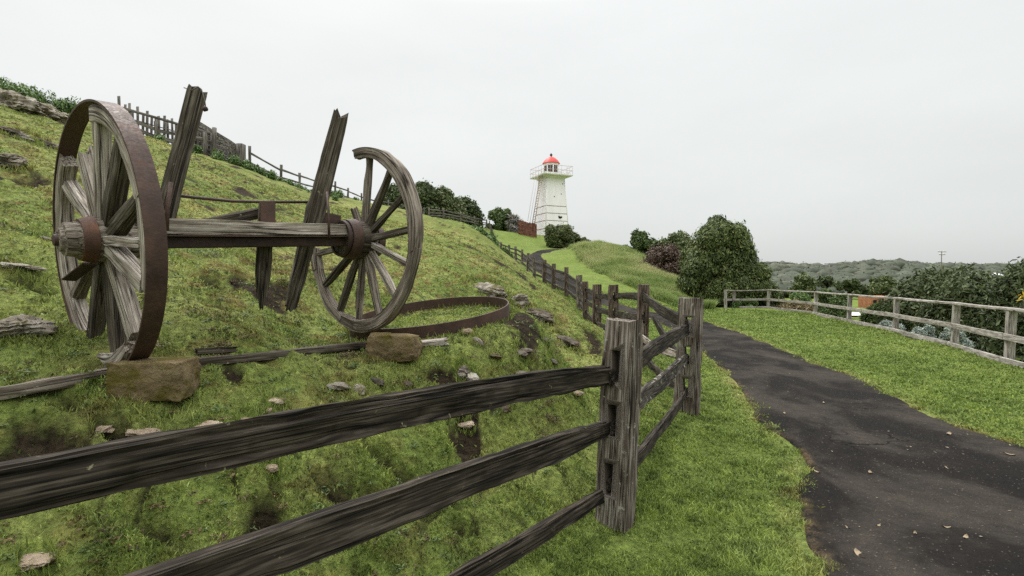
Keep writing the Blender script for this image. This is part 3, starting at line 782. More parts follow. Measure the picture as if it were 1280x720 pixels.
# fallen rails lying against the fence behind the second post
for (a, b, lab, sd) in (((817, 398, 8.3), (862, 462, 6.35), 'slipped grey rail hanging low between the second and third fence posts', 5), ((800, 421, 8.6), (846, 443, 6.6), 'pale fallen rail leaning under the slipped rail behind the second fence post', 8), ((806, 447, 8.5), (850, 486, 6.4), 'dark bowed rail lowest behind the second fence post', 11)):
    A, B = Wp(*a), Wp(*b)
    t = empty('fallen_rail', (B + A) / 2, lab, 'rail', 'loose rails behind the second post')
    rail(A, B, .12, .045, (0, 0, -.04), 300 + sd, t, M['cart'] if sd == 8 else M['rail'], m=26)

# ------------------------------------------------------------------ old two-wheeled cart on the hillside
CL = np.array([-2.333, 2.944, 1.774]); AZL, ELL = .64, .064
CR = np.array([-1.260, 4.290, 1.878]); AZR, ELR = .71, -.013
def axv(az, el): return np.array([math.cos(el) * math.sin(az), math.cos(el) * math.cos(az), math.sin(el)])
aL, aR = axv(AZL, ELL), axv(AZR, ELR)
cart = empty('broken_cart', ((CL + CR) / 2 - [0, 0, .77]), 'weathered two wheeled timber cart wreck on the grassy hillside, with leaning broken poles', 'cart')
class WheelFrame:
    def __init__(s, C, a, sgn):
        s.C = C; s.a = a; s.u = nrm(np.cross(a, [0, 0, 1.0])); s.v = np.cross(s.u, a); s.n = s.a * sgn    # a away from the camera
    def ang(s, px, py):
        p = ray_plane(px, py, s.C, s.a) - s.C
        return math.atan2(np.dot(p, s.u), np.dot(p, s.v)), np.linalg.norm(p)
    def at(s, th, r, t): return s.C + s.u * math.sin(th) * r + s.v * math.cos(th) * r + s.a * t
FL, FR = WheelFrame(CL, aL, 1), WheelFrame(CR, aR, 1)
def arc(F, th0, th1, r, t, m): return [F.at(th, r, t) for th in np.linspace(th0, th1, m)]
def ring_part(mb, F, r0, r1, t0, t1, m=128, wob=0.):
    """hoop of rectangular section"""
    V = []; Gg = []
    for k in range(m):
        th = 2 * math.pi * k / m
        dr = wob * math.sin(3 * th + 1)
        for (r, t) in ((r1, t0), (r1, t1), (r0, t1), (r0, t0)):
            for e in (0, 1):
                V.append(F.at(th, r + dr, t)); Gg.append((math.sin(th) * .75, math.cos(th) * .75 + r * .2, t))
    V = np.array(V).reshape(m, 8, 3); q = []
    idx = np.arange(m * 8).reshape(m, 8); nx = np.roll(idx, -1, 0)
    for (a, b) in ((1, 2), (3, 4), (5, 6), (7, 0)):
        q.append(np.stack([idx[:, a], idx[:, b], nx[:, b], nx[:, a]], -1))
    mb.add(V.reshape(-1, 3), quads=np.concatenate(q), grain=Gg)
def felloe(F, th0, th1, R, depth, t0, t1, parent, mat, seed, rag=.03, thick=None, label=None):
    m = max(10, int(abs(th1 - th0) * 34)); th = np.linspace(th0, th1, m)
    mb = MB(); w = t1 - t0
    r_ = R - depth / 2 + .006 * vn(np.stack([th * 3, th * 0 + seed, th * 0], -1), 5)
    P = [F.at(a, b, (t0 + t1) / 2) for a, b in zip(th, r_)]
    dep = depth * (1 + .12 * vn(np.stack([th * 4, th * 0 + seed * 1.7, th * 0], -1), 8))
    if thick is not None: dep = dep * np.interp(np.linspace(0, 1, m), *thick)
    up = np.array([F.u * math.sin(a) + F.v * math.cos(a) for a in th])
    sweep(mb, P, w, dep, up, n=24, sq=.26, rough=.006, groove=.006, rag0=rag, rag1=rag, seed=seed)
    return mb.build('felloe', mat, parent, sharp=42)
def spoke(F, th, r0, r1, t, wp, wa, parent, mat, seed, rag=.0, dt=0.):
    """wp: width in the wheel's plane, wa: width along the axle; dt: dish"""
    mb = MB(); m = 16
    P = line(F.at(th, r0, t + dt), F.at(th, r1, t), m, wob=.004, seed=seed)
    tp = np.linspace(1.12, .92, m)
    sweep(mb, P, wp * tp, wa * np.linspace(1, .95, m), up=F.a, n=18, sq=.35, rough=.006, groove=.007, rag1=rag, seed=seed)
    return mb.build('spoke', mat, parent, sharp=42)
R = .75
# near wheel: iron tyre, broken rim
wl = bpy.data.objects.new('wheel', None); COL.objects.link(wl); wl.location = tuple(CL); wl.parent = cart; wl.matrix_parent_inverse = Matrix.Translation(-cart.location)
wl['label'] = 'near wheel still wearing its wide rusty iron tyre'
mb = MB(); ring_part(mb, FL, R - .012, R, -.002, .092, 160, .003); mb.build('tyre', M['rust'], wl, sharp=35)
g0 = FL.ang(110.5, 142)[0]; g1_ = FL.ang(75, 203)[0]; br0 = FL.ang(180, 360)[0]; bl = FL.ang(100, 428)[0]
fo = R - .014
felloe(FL, g0, 1.3, fo, .105, .006, .082, wl, M['cart'], 41)
felloe(FL, 1.31, br0, fo, .105, .006, .082, wl, M['cart'], 43, rag=.06)
if bl > 0: bl -= 2 * math.pi
felloe(FL, bl, g1_ if g1_ < 0 else g1_ - 2 * math.pi, fo, .10, .004, .082, wl, M['cart'], 44, rag=.03)
b0 = FL.ang(160, 441)[0]; b1 = FL.ang(124, 446)[0]
b1 = b1 if b1 > 0 else b1 + 2 * math.pi
felloe(FL, b0, b1, fo - .0, .09, -.012, .08, wl, M['cart'], 46, rag=.05, thick=([0, .3, .7, 1], [.6, 1, 1.2, .8]))
for k, (dg, wp2, wa2, mt) in enumerate(((305, .05, .075, 'cart'), (340, .05, .07, 'cart'), (13, .05, .10, 'cart'), (41, .055, .10, 'cart_dark'), (73, .06, .085, 'cart_dark'), (94, .032, .05, 'cart'), (113, .045, .085, 'cart'), (145, .055, .105, 'cart'), (176, .06, .09, 'cart_dark'), (207, .05, .075, 'cart_dark'), (240, .05, .075, 'cart_mid'), (273, .05, .075, 'cart_mid'))):
    r1, rag = (.50, .10) if k == 1 else (fo - .09, 0)
    spoke(FL, math.radians(dg), .10, r1, wp2, wa2, .082 - .018 * (k == 5), wl, M[mt], 60 + k, rag, dt=.01)
mb = MB()
lathe(mb, CL, aL, [(-.155, .04), (-.152, .062), (-.135, .070), (-.13, .088), (-.09, .092), (-.06, .104), (-.02, .12), (.03, .128), (.10, .128), (.16, .112), (.22, .105), (.23, .06)], 40, wob=.05)
mb.build('hub', M['cart_mid'], wl, sharp=40)
mb = MB(); lathe(mb, CL, aL, [(-.066, .104), (-.066, .114), (-.002, .133), (-.002, .115)], 40, cap=False); mb.build('hub_band', M['rust_hub'], wl, sharp=35)
mb = MB(); lathe(mb, CL, aL, [(-.175, .018), (-.172, .03), (-.15, .034), (-.12, .034)], 16); mb.build('axle_end', M['rust_dark'], wl, sharp=40)
# loose end of the hub band bent outwards
mb = MB(); 
pa = ray_plane(86, 350, CL - aL * .10, aL); pb = ray_plane(112, 330, CL - aL * .04, aL)
sweep(mb, line(pa, pb, 8), .075, .010, up=nrm(np.cross(pb - pa, aL)), n=12, sq=.25, rough=.001, groove=0); mb.build('bent_band_end', M['rust_dark'], wl, sharp=35)

# far wheel: no tyre, part of the rim gone
wr = bpy.data.objects.new('wheel', None); COL.objects.link(wr); wr.location = tuple(CR); wr.parent = cart; wr.matrix_parent_inverse = Matrix.Translation(-cart.location)
wr['label'] = 'far wheel without tyre, upper part of its rim missing'
t0_ = FR.ang(443, 187)[0]; t1_ = FR.ang(521, 310)[0]; t2_ = FR.ang(424, 402)[0]; t3_ = FR.ang(388, 312)[0]; t25 = FR.ang(391, 338)[0]
t2_ = t2_ if t2_ > 0 else t2_ + 2 * math.pi; t3_ = t3_ if t3_ > 0 else t3_ + 2 * math.pi; t25 = t25 if t25 > 0 else t25 + 2 * math.pi
felloe(FR, t0_, t1_ - .004, R, .105, 0, .074, wr, M['cart_mid'], 51, rag=.06, thick=([0, .15, .5, 1], [.8, .8, 1.05, 1]))
felloe(FR, t1_ + .004, t2_ - .004, R, .10, 0, .074, wr, M['cart_mid'], 52, rag=.015)
felloe(FR, t2_ + .004, t25 - .004, R, .09, 0, .072, wr, M['cart_mid'], 53, rag=.015)
felloe(FR, t25 + .004, t3_, R, .09, 0, .072, wr, M['cart_mid'], 54, rag=.03)
for k, (dg, mt) in enumerate(((9, 'cart_mid'), (37, 'cart_dark'), (62, 'cart_dark'), (86, 'cart_dark'), (109, 'cart'), (134, 'cart'), (157, 'cart_mid'), (183, 'cart_mid'), (208, 'cart_dark'), (236, 'cart_dark'), (262, 'cart_mid'), (340, 'cart_mid'))):
    r1, rag = (.25, .07) if k == 11 else (R - .085, 0)
    spoke(FR, math.radians(dg), .11, r1, .042, .050, .058, wr, M[mt], 80 + k, rag, dt=.02)
mb = MB(); lathe(mb, CR, aR, [(-.145, .06), (-.14, .125), (-.10, .135), (-.05, .15), (0, .155), (.07, .155), (.13, .135), (.20, .115), (.21, .05)], 40, wob=.04); mb.build('hub', M['cart_dark'], wr, sharp=40)
mb = MB(); lathe(mb, CR, aR, [(-.118, .138), (-.118, .152), (-.035, .163), (-.035, .15)], 40, cap=False); mb.build('hub_band', M['rust'], wr, sharp=35)
mb = MB(); lathe(mb, CR, aR, [(-.155, .125), (-.155, .142), (-.13, .145), (-.13, .13)], 40, cap=False); mb.build('inner_band', M['rust_dark'], wr, sharp=35)
mb = MB(); lathe(mb, CR, aR, [(.12, .138), (.12, .150), (.19, .132), (.19, .115)], 40, cap=False); mb.build('outer_band', M['rust'], wr, sharp=35)

# axle: timber bed over an iron bar
ax = nrm(CR - CL); e0, e1 = CL + ax * .2, CR - ax * .12
lat = nrm(np.cross(ax, [0, 0, 1.0])); upv = np.cross(lat, ax)
mb = MB(); sweep(mb, line(e0 + upv * .072, e1 + upv * .072, 40), .17, .098 * np.linspace(1.05, .93, 40), up=upv, n=30, sq=.3, rough=.010, groove=.009, rag0=.02, rag1=.02, seed=7); mb.build('axle_bed', M['cart'], cart, sharp=42)
mb = MB(); sweep(mb, line(e0 - upv * .018 , e1 - upv * .018, 14), .10, .068, up=upv, n=16, sq=.2, rough=.001, groove=0, seed=8); mb.build('axle_bar', M['rust_dark'], cart, sharp=35)
mb = MB(); sweep(mb, line(e0 + upv * .019 + lat * .02, e1 + upv * .019 + lat * .02, 14), .17, .008, up=upv, n=12, sq=.2, rough=.001, groove=0, seed=9); mb.build('iron_strap', M['rust'], cart, sharp=35)
def axpt(px, off=0.):
    """point of the axle line at an image column"""
    best = min(np.linspace(0, 1, 600), key=lambda s: abs(640 + FOC * (e0 + (e1 - e0) * s)[0] / (e0 + (e1 - e0) * s)[1] - px))
    return e0 + (e1 - e0) * best + upv * off
# leaning poles
mb = MB(); a1 = Wp(203, 283, axpt(205)[1] + .02); b1_ = Wp(246, 118, 3.36)
sweep(mb, line(a1, b1_, 30), .112, .088 * np.linspace(.95, 1.05, 30), up=nrm([.55, -.83, .0]), n=26, sq=.3, rough=.007, groove=.006, rag1=.06, seed=14); mb.build('pole', M['cart_dark'], cart, sharp=42)
mb = MB(); D2 = axpt(400)[1] + .13; a2 = Wp(364, 381, D2 - .02); b2 = Wp(424, 152, D2 + .08)
wprof = np.interp(np.linspace(0, 1, 40), [0, .1, .45, .5, 1], [.075, .10, .125, .145, .115])
sweep(mb, line(a2, b2, 40), wprof, .095, up=nrm([.5, -.85, 0]), n=26, sq=.3, rough=.009, groove=.008, rag0=.07, rag1=.13, seed=15); mb.build('pole', M['cart_dark'], cart, sharp=42)
mb = MB(); D3 = axpt(331)[1] + .12; a3 = Wp(327, 381, D3); b3 = Wp(334, 255, D3)
wp3 = np.interp(np.linspace(0, 1, 24), [0, .1, .3, 1], [.03, .075, .105, .105])
sweep(mb, line(a3, b3, 24), wp3, .06, up=nrm([.5, -.85, 0]), n=18, sq=.3, rough=.006, groove=.006, rag0=.05, seed=16); mb.build('stake', M['cart_dark'], cart, sharp=42)
mb = MB(); beam(mb, Wp(334.5, 284, D3 - .005), Wp(334.5, 253, D3 - .005), .10, .07, up=nrm([.5, -.85, 0]), n=14, sq=.2, rough=.001, groove=0); mb.build('stake_socket', M['rust'], cart, sharp=35)
mb = MB(); rod(mb, [Wp(*p) for p in ((208, 243, 3.24), (240, 246.5, 3.42), (290, 251.5, 3.70), (335, 252.5, 3.93), (390, 252.5, 4.24))], .011); mb.build('tie_rod', M['rust_dark'], cart)
mb = MB(); beam(mb, Wp(244, 284, 3.55), Wp(320, 267, 3.86), .085, .082, m=16, n=22, sq=.6, rough=.008, groove=.008, rag1=.02, seed=19); mb.build('loose_stub', M['cart_dark'], cart, sharp=42)
mb = MB(); sweep(mb, line(Wp(397, 272, D2 + .02), Wp(426, 275, D2 + .1), 8), .012, np.linspace(.11, .075, 8), up=(0, 0, 1), n=12, sq=.2, rough=.002, groove=0); mb.build('iron_plate', M['rust_dark'], cart, sharp=35)
mb = MB(); rod(mb, [Wp(409, 240, D2 - .12), Wp(410.5, 262, D2 - .2), Wp(411.5, 297, D2 - .25)], .010); mb.build('drop_rod', M['rust'], cart)
mb = MB(); rod(mb, [Wp(214, 228, 3.14), Wp(209.5, 256, 3.12), Wp(208.5, 288, 3.10)], .012); mb.build('drop_rod', M['rust'], cart)
mb = MB(); rod(mb, [Wp(230, 109.5, 3.32), Wp(240, 113, 3.30), Wp(248, 108, 3.29), Wp(252, 112, 3.27), Wp(256, 126, 3.27), Wp(257, 134, 3.27)], .0035, 6); mb.build('wire', M['wire'], cart)
mb = MB(); lathe(mb, Wp(256.8, 136, 3.27), np.array([.6, .2, .3]), [(-.018, .006), (-.014, .014), (.006, .016), (.014, .008)], 12); mb.build('hanging_bolt', M['rust_dark'], cart)

# iron tyre lying on the grass
class _R: pass
ringC = np.array([-.776, 5.009, 1.26]); rn = nrm([-.107, -.118, 1.0])
FG = WheelFrame(ringC, rn, 1); FG.u = nrm(np.cross(rn, [0, 1.0, 0])); FG.v = np.cross(FG.u, rn)
mb = MB(); ring_part(mb, FG, .738, .75, -.10, 0, 160, .004)
tyre = mb.build('iron_tyre', M['rust'], sharp=35); tag(tyre, 'loose rusty iron wheel hoop lying on the grass under the far wheel', 'iron hoop')

# ------------------------------------------------------------------ stones
def rock(name, label, c, size, mat, seed, rot=0., flat=.9, cat='rock', group=None, blocky=.0, sub=4, rough=.16, tilt=(0, 0), sink=.25):
    bm = bmesh.new(); bmesh.ops.create_icosphere(bm, subdivisions=sub, radius=1.0)
    v = np.array([x.co[:] for x in bm.verts])
    if blocky:
        mx = np.abs(v).max(1, keepdims=True); v = v * (1 - blocky) + v / mx * blocky * .82
    k = 1 + rough * fbm(v * 1.3 + seed * 3.1, seed, 4, .55) + rough * .5 * np.abs(vn(v * 2.6 + seed, seed + 3))
    # bedding layers
    v = v * k[:, None]
    if not blocky:
        q_ = v[:, 2] * 5.5 + 1.2 * vn(v * 1.1 + 3, seed)                 # ledges of bedded stone
        led = np.floor(q_) + sstep(.55, 1.0, q_ - np.floor(q_))
        v[:, :2] *= (1 + .10 * vn(np.stack([led * 3.7, led * 0 + seed, led * 0], -1), seed))[:, None]
        v *= (1 - .10 * sstep(.12, .0, np.abs(vn(v * 1.9 + seed, seed + 31))))[:, None]     # cracks
    v = v * np.asarray(size, float) / 2
    g = v.copy() + seed * .7
    Mx = Matrix.Rotation(rot, 3, 'Z') @ Matrix.Rotation(tilt[0], 3, 'X') @ Matrix.Rotation(tilt[1], 3, 'Y')
    v = v @ np.array(Mx).T
    tri = np.array([[a.index for a in f.verts] for f in bm.faces]); bm.free()
    mb = MB(); mb.add(v, tris=tri, grain=g)
    o = mb.build(name, mat, sharp=50 if not blocky else 40)
    o.location = (float(c[0]), float(c[1]), float(c[2]) + size[2] * (.5 - sink))
    return tag(o, label, cat, group)
b1p = G(178, 500); rock('stone_block', 'brown mossy squared stone block chocking the iron tyred wheel', b1p + [0, .1, 0], (.43, .27, .25), M['block'], 3, .12, cat='stone block', blocky=.86, rough=.05, sub=5, sink=.14)
b2p = G(490, 452); rock('stone_block', 'smaller rounded mossy stone block in front of the lying iron hoop', b2p + [0, .1, 0], (.44, .30, .24), M['block'], 9, -.15, cat='stone block', blocky=.62, rough=.09, sub=5, sink=.12)
def ground_rock(px, py, w, d, h, label, mat, seed, sink=.35, rot=0., tilt=(0, 0), name='rock', **k):
    c = G(px, py)
    if w > 5: f = w * c[1] / FOC; w, d, h = f, f * d, f * h      # wide as seen, depth and height as shares of it
    return rock(name, label, c, (w, d, h), mat, seed, rot, sink=sink, tilt=tilt, **k)
ground_rock(28, 414, 62, .8, .5, 'pale grey limestone boulder half buried at the left edge, level with the wheel foot', M['rock'], 21, .42, rough=.3, sub=5)
ground_rock(14, 134, 62, .5, .42, 'layered rock outcrop at the left edge just below the skyline', M['rock'], 22, .35, rough=.5, sub=5, tilt=(0, .25))
ground_rock(60, 146, 62, .5, .36, 'brown rock shelf below the skyline, touching the top of the tyred wheel', M['rock'], 23, .4, rough=.55, sub=5, tilt=(0, .3))
ground_rock(10, 121, 14, .7, .8, 'small round stone on top of the outcrop against the weeds', M['rock'], 34, .3, rough=.2)
ground_rock(8, 207, 40, .7, .55, 'rounded grey boulder on the upper slope at the left edge', M['rock'], 24, .35, rough=.35, sub=5)
ground_rock(52, 180, 60, .3, .16, 'thin rock ledge in the turf under the brown shelf', M['rock_dark'], 25, .55, rough=.5, sub=5, tilt=(0, .28))
ground_rock(16, 168, 44, .4, .22, 'broken low rock step between the outcrop and the rounded boulder', M['rock_dark'], 35, .5, rough=.5, sub=5, tilt=(0, .28))
ground_rock(20, 333, 52, .3, .13, 'flat pale rock ledge low on the slope left of the hub', M['rock'], 26, .5, rough=.4, sub=5, tilt=(0, .1))
ground_rock(62, 300, 30, .3, .2, 'small dark rock edge in the turf just left of the hub', M['rock_dark'], 36, .5, rough=.4, tilt=(0, .15))
ground_rock(610, 366, .85, .28, .24, 'long pale lichened rock behind the right end of the iron hoop', M['rock'], 27, .4, rough=.3, sub=5, rot=-.75, tilt=(0, .12))
ground_rock(648, 378, .34, .26, .2, 'small knobbly grey rock just beyond the iron hoop', M['rock'], 28, .4, rough=.4, sub=5)
ground_rock(672, 396, .62, .34, .20, 'dark lichen spotted rock ledge between the hoop and the fence', M['rock_dark'], 29, .4, rough=.4, sub=5, rot=-.6, tilt=(0, .2))
ground_rock(706, 426, .42, .16, .10, 'thin brown rock edge below the lichen spotted ledge', M['rock_dark'], 30, .45, rough=.4, rot=-.6, tilt=(0, .2))
ground_rock(584, 418, .10, .08, .07, 'small white stone beside the near side of the hoop', M['rock_pale'], 31, .3)
ground_rock(720, 493, .14, .07, .05, 'white flat stone between the top rail and corner post', M['rock_pale'], 32, .3)
ground_rock(650, 470, .16, .08, .06, 'grey white stone in bare soil above the top rail', M['rock'], 33, .3)
for i, (px, py, w, d, lab) in enumerate(((129, 537, .12, .07, 'small buff stone at a dark hollow, leftmost above the top rail'), (180, 541, .20, .08, 'long flat buff stone touching the top rail below the block'), (258, 533, .15, .09, 'pinkish buff stone above the top rail, right of the long flat one'), (311, 527, .13, .08, 'pale buff stone midway along the row above the top rail'),
                                      (343, 503, .14, .06, 'flat buff stone highest in the row above the top rail'), (365, 519, .11, .05, 'thin tan stone at the right end of the row above the top rail'), (340, 586, .08, .05, 'single tan pebble in the grass between the top and middle rails'), (582, 531, .13, .07, 'tan stone in the turf under the top rail, nearest the corner post'), (45, 702, .13, .08, 'buff stone in dark grass at the bottom left corner'), (336, 515, .05, .04, 'tiny buff stone just under the highest flat stone'))):
    ground_rock(px, py, w * .8, d, .032, lab, M['rock_pale'], 50 + i, .40, rot=random.uniform(-.3, .3), sub=4, rough=.35, blocky=.35, tilt=(.2, 0), group='buff stones in the turf', name='stone')
r_ = np.random.default_rng(41)
for i in range(26):
    if i < 16: px, py = r_.uniform(560, 720), r_.uniform(415, 490)
    else: px, py = r_.uniform(400, 640), r_.uniform(470, 520)
    ground_rock(px, py, r_.uniform(.05, .14), r_.uniform(.04, .09), r_.uniform(.03, .06), 'small broken stone in the worn bank between the iron hoop and top fence rail', M['rock_dark'] if r_.random() < .7 else M['rock'], 400 + i, .4, rot=r_.uniform(-1, 1), sub=3, rough=.4, group='broken stones in the worn bank', name='stone', tilt=(.2, .2))
# old timbers lying in the turf
def log_on_ground(name, pts, w, h, mat, label, seed, sink=.3, cat='timber'):
    P = np.array([G(*p) for p in pts]); P = dense(P, 10); P[:, 2] += h * (.5 - sink)
    mb = MB(); sweep(mb, P, w, h, (0, 0, 1), n=20, sq=.35, rough=.008, groove=.008, rag0=.05, rag1=.08, seed=seed)
    o = mb.build(name, mat, sharp=42); return tag(o, label, cat)
log_on_ground('ground_timber', ((-40, 503), (20, 494), (75, 483), (132, 473)), .085, .06, M['cart_mid'], 'split grey timber lying in the turf left of the wheel block', 61, .12)
log_on_ground('ground_timber', ((238, 459), (330, 449), (400, 441), (462, 434)), .09, .05, M['cart_dark'], 'thin dark timber lying in the turf between the two stone blocks', 62, .05)
log_on_ground('ground_timber', ((470, 438), (510, 434), (553, 429)), .10, .055, M['cart'], 'short pale timber end beyond the smaller stone block', 63)
log_on_ground('wood_chip', ((250, 440.5), (288, 438)), .06, .035, M['cart_dark'], 'short broken piece of wood lying in grass under the axle', 64)

# ------------------------------------------------------------------ lighthouse
LB = Wp(688, 293, 82)
YAW = math.radians(24)
lr = np.array([math.cos(YAW), math.sin(YAW), 0]); lf = np.array([math.sin(YAW), -math.cos(YAW), 0]); lz = np.array([0, 0, 1.0])
LB = LB + np.array([.25, 2.0, -.3])
lighthouse = empty('lighthouse', LB, 'white tapered timber lighthouse with red dome and railed gallery on the hilltop', 'lighthouse')
def sq(mb, z0, z1, h0, h1, cap=False, ch=.0, g=1.):
    """tapering square storey with half widths h0, h1"""
    for (n, s) in ((lf, lr), (lr, -lf), (-lf, -lr), (-lr, lf)):
        v = [LB + n * h0 - s * h0 + lz * z0, LB + n * h0 + s * h0 + lz * z0, LB + n * h1 + s * h1 + lz * z1, LB + n * h1 - s * h1 + lz * z1]
        mb.add(v, quads=[(0, 1, 2, 3)], grain=[(-h0, 0, z0 * .12), (h0, 0, z0 * .12), (h1, 0, z1 * .12), (-h1, 0, z1 * .12)])
    if cap: 
        for z, h, o in ((z1, h1, 1), (z0, h0, -1)):
            v = [LB - lf * h - lr * h + lz * z, LB - lf * h + lr * h + lz * z, LB + lf * h + lr * h + lz * z, LB + lf * h - lr * h + lz * z]
            mb.add(v, quads=[(0, 1, 2, 3)] if o < 0 else [(3, 2, 1, 0)])
ZT, HB, HT = 9.1, 2.06, 1.54
def hw_(z): return HB + (HT - HB) * z / ZT
mb = MB(); sq(mb, 0, ZT, HB, HT); mb.build('tower', M['white'], lighthouse, False)
for z in (1.2, 2.45, 3.6, 4.75):
    mb = MB(); sq(mb, z - .045, z + .045, hw_(z) + .025, hw_(z) + .022, True); mb.build('seam_board', M['seam'], lighthouse, False)
for (a, b) in ((1, 1), (1, -1), (-1, 1)):
    mb = MB(); p0 = LB + (lf * a + lr * b) * HB; p1 = LB + (lf * a + lr * b) * HT + lz * ZT
    beam(mb, p0, p1, .10, .10, up=lr, m=2, n=8, rough=0, groove=0); mb.build('corner_board', M['white_trim'], lighthouse)
mb = MB(); zc = 3.0; c = LB + lf * (hw_(zc) + .03) + lz * zc + lr * .55
for (dx, dz, w, h) in ((0, 0, .22, .14), (.22, .05, .16, .1), (-.18, .1, .10, .12), (.05, -.12, .08, .08)):
    box(mb, c + lr * dx + lz * dz + lf * dx * .05, lr * w, lf * .03, lz * h)
mb.build('broken_board_hole', M['black'], lighthouse, False)
for (dx, z) in ((.9, 6.7), (-.35, 6.2), (1.2, 8.3)):
    mb = MB(); box(mb, LB + lf * (hw_(z) + .02) + lr * dx + lz * z, lr * .07, lf * .02, lz * .06); mb.build('knot_hole', M['black'], lighthouse, False)
mb = MB(); sq(mb, ZT - .02, ZT + .35, HT + .06, HT + .35, True); sq(mb, ZT + .35, ZT + .50, HT + .95, HT + 1.0, True); sq(mb, ZT + .50, ZT + .78, HT + .72, HT + .72, True); mb.build('gallery', M['white_trim'], lighthouse, False)
GH = HT + .93; GZ = ZT + .5
for (n, s) in ((lf, lr), (lr, -lf), (-lf, -lr), (-lr, lf)):
    for t in np.linspace(-1, 1, 6)[:-1]:
        mb = MB(); p = LB + n * GH + s * GH * t + lz * GZ; rod(mb, [p, p + lz * .7, p + lz * 1.35], .022, 6); mb.build('baluster', M['rail_pink'], lighthouse)
    for z in (.68, 1.35):
        mb = MB(); p = LB + n * GH + lz * (GZ + z); rod(mb, [p - s * GH, p, p + s * GH], .033, 6); mb.build('guard_rail', M['rail_pink'], lighthouse)
def ngon(mb, z0, z1, r0, r1, n=8, ph=0., cap=False):
    th = (np.arange(n) + .5) / n * 2 * math.pi + ph
    for k in range(n):
        a, b = th[k], th[(k + 1) % n]
        P = lambda t, r, z: LB + (lr * math.sin(t) + lf * math.cos(t)) * r + lz * z
        mb.add([P(a, r0, z0), P(b, r0, z0), P(b, r1, z1), P(a, r1, z1)], quads=[(0, 1, 2, 3)])
        if cap: mb.add([P(a, r1, z1), P(b, r1, z1), LB + lz * z1], tris=[(0, 1, 2)]); mb.add([P(a, r0, z0), P(b, r0, z0), LB + lz * z0], tris=[(1, 0, 2)])
PH = math.radians(10)
mb = MB(); ngon(mb, ZT + .78, ZT + 1.0, 1.22, 1.22, 8, PH); ngon(mb, ZT + 2.15, ZT + 2.5, 1.24, 1.28, 8, PH, True); mb.build('lantern_room', M['white_trim'], lighthouse, False)
for k in range(8):
    th = (k + .5) / 8 * 2 * math.pi + PH; mb = MB()
    p = LB + (lr * math.sin(th) + lf * math.cos(th)) * 1.2; beam(mb, p + lz * (ZT + .95), p + lz * (ZT + 2.2), .16, .16, up=lf, m=2, n=8, rough=0, groove=0); mb.build('mullion', M['white_trim'], lighthouse)
    t2 = k / 8 * 2 * math.pi + PH; nn_ = lr * math.sin(t2) + lf * math.cos(t2); ss = lr * math.cos(t2) - lf * math.sin(t2)
    mb = MB(); box(mb, LB + nn_ * 1.07 + lz * (ZT + 1.575), ss * .40, nn_ * .02, lz * .6); mb.build('window_pane', M['pane'], lighthouse, False)
mb = MB(); lathe(mb, LB, lz, [(ZT + 2.5, 1.34), (ZT + 2.56, 1.40), (ZT + 2.62, 1.36), (ZT + 2.95, 1.15), (ZT + 3.3, .82), (ZT + 3.55, .46), (ZT + 3.68, .15), (ZT + 3.7, .05)], 32); mb.build('dome', M['red'], lighthouse, sharp=50)
mb = MB(); lathe(mb, LB, lz, [(ZT + 3.66, .10), (ZT + 3.8, .10), (ZT + 3.85, .2), (ZT + 4.0, .22), (ZT + 4.1, .12), (ZT + 4.25, .03)], 16); mb.build('finial', M['rust_dark'], lighthouse)
st = bpy.data.objects.new('stair', None); COL.objects.link(st); st.location = tuple(LB); st.parent = lighthouse; st.matrix_parent_inverse = Matrix.Translation(-lighthouse.location)
st['label'] = 'steep reddish outside ladder'
bz = LB - lr * 3.7 + lf * .6 + lz * .4; tz = LB - lr * (HT + .55) + lf * .6 + lz * (ZT + .3)
for s in (-1, 1):
    mb = MB(); beam(mb, bz + lf * .42 * s, tz + lf * .42 * s, .07, .14, m=2, n=8, rough=0, groove=0); mb.build('stringer', M['rail_pink'], st)
    mb = MB(); o_ = -lr * .75 + lz * .5; beam(mb, bz + o_ + lf * .45 * s, tz + o_ + lf * .45 * s, .045, .045, m=2, n=8, rough=0, groove=0); mb.build('hand_rail', M['rail_pink'], st)
for k in range(22):
    t = (k + .5) / 22; mb = MB(); box(mb, bz + (tz - bz) * t, lf * .4, lr * .09, lz * .02); mb.build('tread', M['rail_pink'], st, False)
# red brown board fence at the lighthouse foot
q0, q1, q2 = Wp(648, 290, 78), Wp(671, 292, 77), Wp(672, 291, 80)
bf = empty('board_fence', (q0 + q1) / 2, 'low red brown board fence at the left foot of the white lighthouse', 'fence')
for (A, B, nb) in ((q0, q1, 12), (q0, q0 + [.8, 3.2, .3], 7)):
    for k in range(nb):
        p = A + (B - A) * (k + .5) / nb; p[2] = gz(p[0], p[1]); w_ = np.linalg.norm((B - A)[:2]) / nb
        mb = MB(); box(mb, p + lz * (.95 + random.uniform(-.1, .06)), nrm((B - A) * [1, 1, 0]) * w_ * .48, nrm(np.cross(B - A, lz)) * .02, lz * (1.05)); mb.build('board', M['red_plank'], bf, False)

